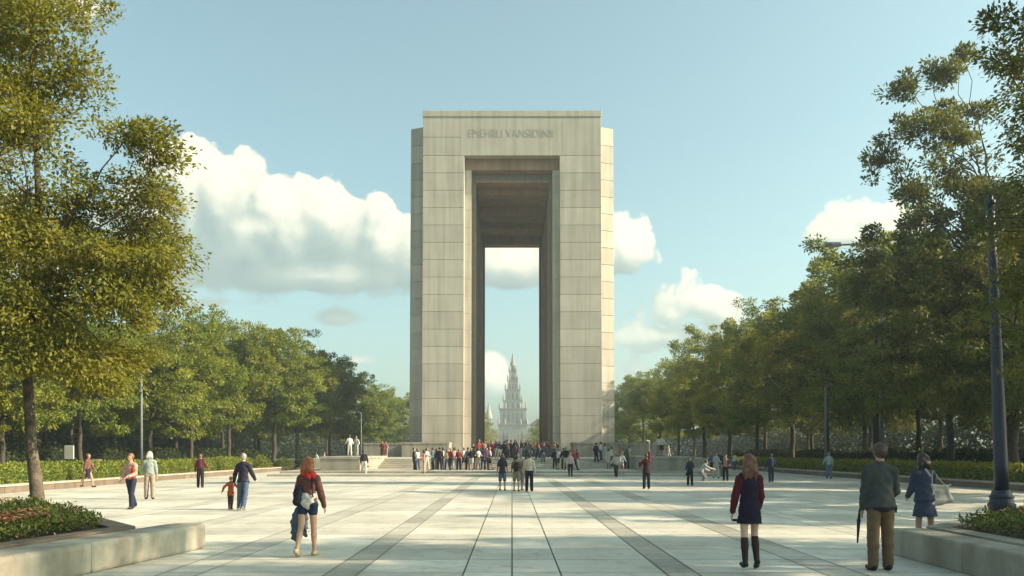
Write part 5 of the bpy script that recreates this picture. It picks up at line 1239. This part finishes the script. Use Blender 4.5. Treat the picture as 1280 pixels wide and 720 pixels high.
# standing on the blocks and by the parapets
for args in [('person in white shirt standing on the low stone block by the sunlit trees', 437, 1.36, 63, (0.62, 0.6, 0.57), (0.5, 0.46, 0.42), 20),
             ('person in pale grey on the low stone block behind the one in white shirt', 445.5, 1.36, 66, (0.45, 0.44, 0.4), (0.42, 0.4, 0.38), 170),
             ('person in wine-red coat on the terrace before the sunlit parapet', 478, 1.1, 78, (0.2, 0.05, 0.06), (0.12, 0.03, 0.04), 175),
             ('person in pink jacket standing close to the one in wine-red coat', 482.5, 1.1, 80, (0.42, 0.2, 0.19), (0.32, 0.2, 0.18), 160),
             ('person in white top and dark shorts on the low stone block by the shaded trees', 827, 1.36, 64, (0.6, 0.57, 0.52), (0.05, 0.035, 0.03), 200),
             ('person in cream shirt at the back of the shaded stone block', 823, 1.36, 68, (0.55, 0.5, 0.42), (0.3, 0.25, 0.2), 30)]:
    lab, px, z, d, tc1, bc1, fc = args
    person(lab, px, 0, z=z, d=d, height=1.68, res=0.02, face=fc, thigh_l=4, thigh_r=-4, arm_l=(14, 22, 50), arm_r=(10, 18, 60), bottom='shorts' if 'shorts' in lab else 'trousers', bcol=bc1, tcol=tc1, hair='short', hcol=(0.08, 0.05, 0.04), skin='tan')

# the crowd: fourteen outfits, each a single joined mesh, copied many times
VAR = [('black jacket and black trousers', BLACK, BLACK, 'trousers', (10, 12, 14, 8)), ('navy jacket and grey trousers', NAVY, (0.16, 0.16, 0.18), 'trousers', (4, 10, -6, 5)),
       ('red jacket and dark trousers', (0.28, 0.04, 0.035), (0.03, 0.03, 0.05), 'trousers', (12, 8, -12, 12)), ('white top and jeans', WHITE, JEAN, 'trousers', (3, 4, -4, 5)),
       ('plum coat and dark leggings', (0.09, 0.035, 0.09), (0.03, 0.03, 0.05), 'leggings', (6, 6, -6, 6)), ('pale grey shirt and cream trousers', (0.4, 0.4, 0.38), (0.5, 0.45, 0.38), 'trousers', (8, 6, -9, 8)),
       ('white tee and black shorts', WHITE, BLACK, 'shorts', (10, 10, -12, 12)), ('salmon jumper and beige trousers', (0.5, 0.2, 0.15), (0.38, 0.3, 0.22), 'trousers', (4, 4, -5, 5)),
       ('blue-grey coat and black trousers', (0.09, 0.12, 0.17), BLACK, 'trousers', (2, 3, -2, 3)), ('tan jacket and blue jeans', (0.3, 0.21, 0.13), JEAN, 'trousers', (14, 10, -14, 14)),
       ('black tee and pale shorts', BLACK, (0.45, 0.42, 0.38), 'shorts', (5, 5, -7, 6)), ('cream dress', (0.55, 0.5, 0.43), (0.55, 0.5, 0.43), 'skirt', (6, 5, -6, 6)),
       ('dark red top and white trousers', (0.2, 0.03, 0.04), WHITE, 'trousers', (10, 8, -10, 10)), ('olive jacket and dark jeans', (0.09, 0.1, 0.06), (0.04, 0.05, 0.08), 'trousers', (7, 6, -8, 8))]
vmesh = []
for i, (nm, tc1, bc1, bt, lg) in enumerate(VAR):
    rr = random.Random(i*7+1); fem = i % 2 == 1 or 'dress' in nm
    parts, J = person_parts(dict(res=0.026, fem=fem, thigh_l=lg[0], knee_l=lg[1], thigh_r=lg[2], knee_r=lg[3], foot_r=-10, arm_l=(rr.uniform(-10, 25), rr.uniform(8, 20), rr.uniform(5, 80)), arm_r=(rr.uniform(-10, 25), rr.uniform(8, 20), rr.uniform(5, 80)),
                                bottom=bt, bcol=bc1, tcol=tc1, hair='mid' if fem else 'short', hcol=[(0.02, 0.02, 0.02), (0.12, 0.06, 0.04), (0.3, 0.2, 0.1), (0.05, 0.03, 0.02)][i % 4], skin=['light', 'tan', 'tan', 'dark'][i % 4], sleeve=0.4 if 'tee' in nm else 1.0, skirtlen=0.9))
    Vs = []; Fs = []; mi = []; mats = []; n = 0
    for j, (pn, (V, F), m) in enumerate(parts):
        Vs.append(V); Fs.append(F+n); n += len(V); mats.append(m); mi += [j]*len(F)
    me = np_mesh('person', np.concatenate(Vs), np.concatenate(Fs), None, mi)
    for m in mats: me.materials.append(m)
    me.polygons.foreach_set('use_smooth', [True]*len(me.polygons)); vmesh.append(me)
rc = random.Random(12)
def crowd(v, x, y, z, where, group, face=None):
    o = bpy.data.objects.new('person', vmesh[v]); COL.objects.link(o); s = rc.uniform(0.9, 1.0)
    o.location = (x, y, z); o.rotation_euler = (0, 0, R(rc.choice((0, 0, 180, 90, -90))+rc.uniform(-40, 40)) if face is None else R(face)); o.scale = (s, s, s)
    tag(o, f'person in {VAR[v][0]} {where}', 'person', group)
def stepz(y):
    if y < 55.5: return 0.0
    if y < 58.5: return 0.15
    if y < 68: return 0.30
    return min(1.10, 0.3+0.16*(int((y-68)/0.85)+1))
# groups the photograph shows on the landing, in order across the picture
for px, y, v in [(517, 62, 0), (522, 63, 3), (530, 57.5, 7), (533.5, 60, 5), (541, 62, 8), (546, 64, 1), (549.5, 61, 0), (554, 63.5, 3), (559, 62.5, 9), (563, 61.5, 2), (568, 65, 5), (573.5, 62.5, 2), (580, 65, 6), (585, 62, 8), (589, 61.2, 10), (593, 64, 1), (598, 62.3, 11), (604, 63.5, 4), (608, 61.7, 4), (612.5, 62, 6),
                 (693.5, 65, 0), (698, 64, 6), (704.5, 62.5, 0), (707.5, 61, 10), (718, 60.5, 2), (721, 62.5, 12), (745, 70, 0), (751, 71, 3), (756, 70.5, 5), (761, 66, 11), (764.5, 68, 3), (778, 67.5, 9), (783, 66, 13), (787, 69, 5)]:
    crowd(v, (px-640)*y/1000, y, stepz(y), 'standing on the steps before the arch', 'people on the steps')
n = 0
placed = []
while n < 52:
    y = rc.uniform(69, 98); x = rc.uniform(-3.4, 4.2)*(1 if y < 75 else 1.25)
    if any((x-a)**2+(y-b)**2 < 0.4 for a, b in placed): continue
    placed.append((x, y)); n += 1
    crowd(rc.choice([0, 0, 0, 1, 1, 2, 3, 4, 4, 8, 8, 9, 10, 10, 13]), x, y, stepz(y), 'in the dense crowd before the arch opening', 'crowd before the arch')
n = 0
while n < 105:
    y = rc.uniform(100, 190); x = rc.uniform(-4.0, 4.0)
    if y > 135: x *= 1.3
    if any((x-a)**2+(y-b)**2 < 0.4 for a, b in placed): continue
    placed.append((x, y)); n += 1
    crowd(rc.choice([0, 1, 3, 3, 4, 5, 5, 6, 6, 8, 11, 12, 13]), x, y, 1.1, 'in the throng under and beyond the arch', 'throng passing under the arch')
for px, y, v in [(895, 52, 5), (900, 55, 1), (890, 60, 8), (845, 70, 9), (918, 66, 3), (405, 72, 5), (395, 80, 3)]:
    crowd(v, (px-640)*y/1000, y, 0.0 if y < 73 or abs((px-640)*y/1000) > 12 else 0.3, 'strolling near the tree row', 'strollers near the trees')
for v, px, y in ((3, 826, 96.5), (5, 836, 96), (6, 845, 110)):
    crowd(v, (px-640)*y/1000, y, 1.1 if y < 97 else 0.2, 'beside the parapet wall of the arch', 'people beside the parapet')
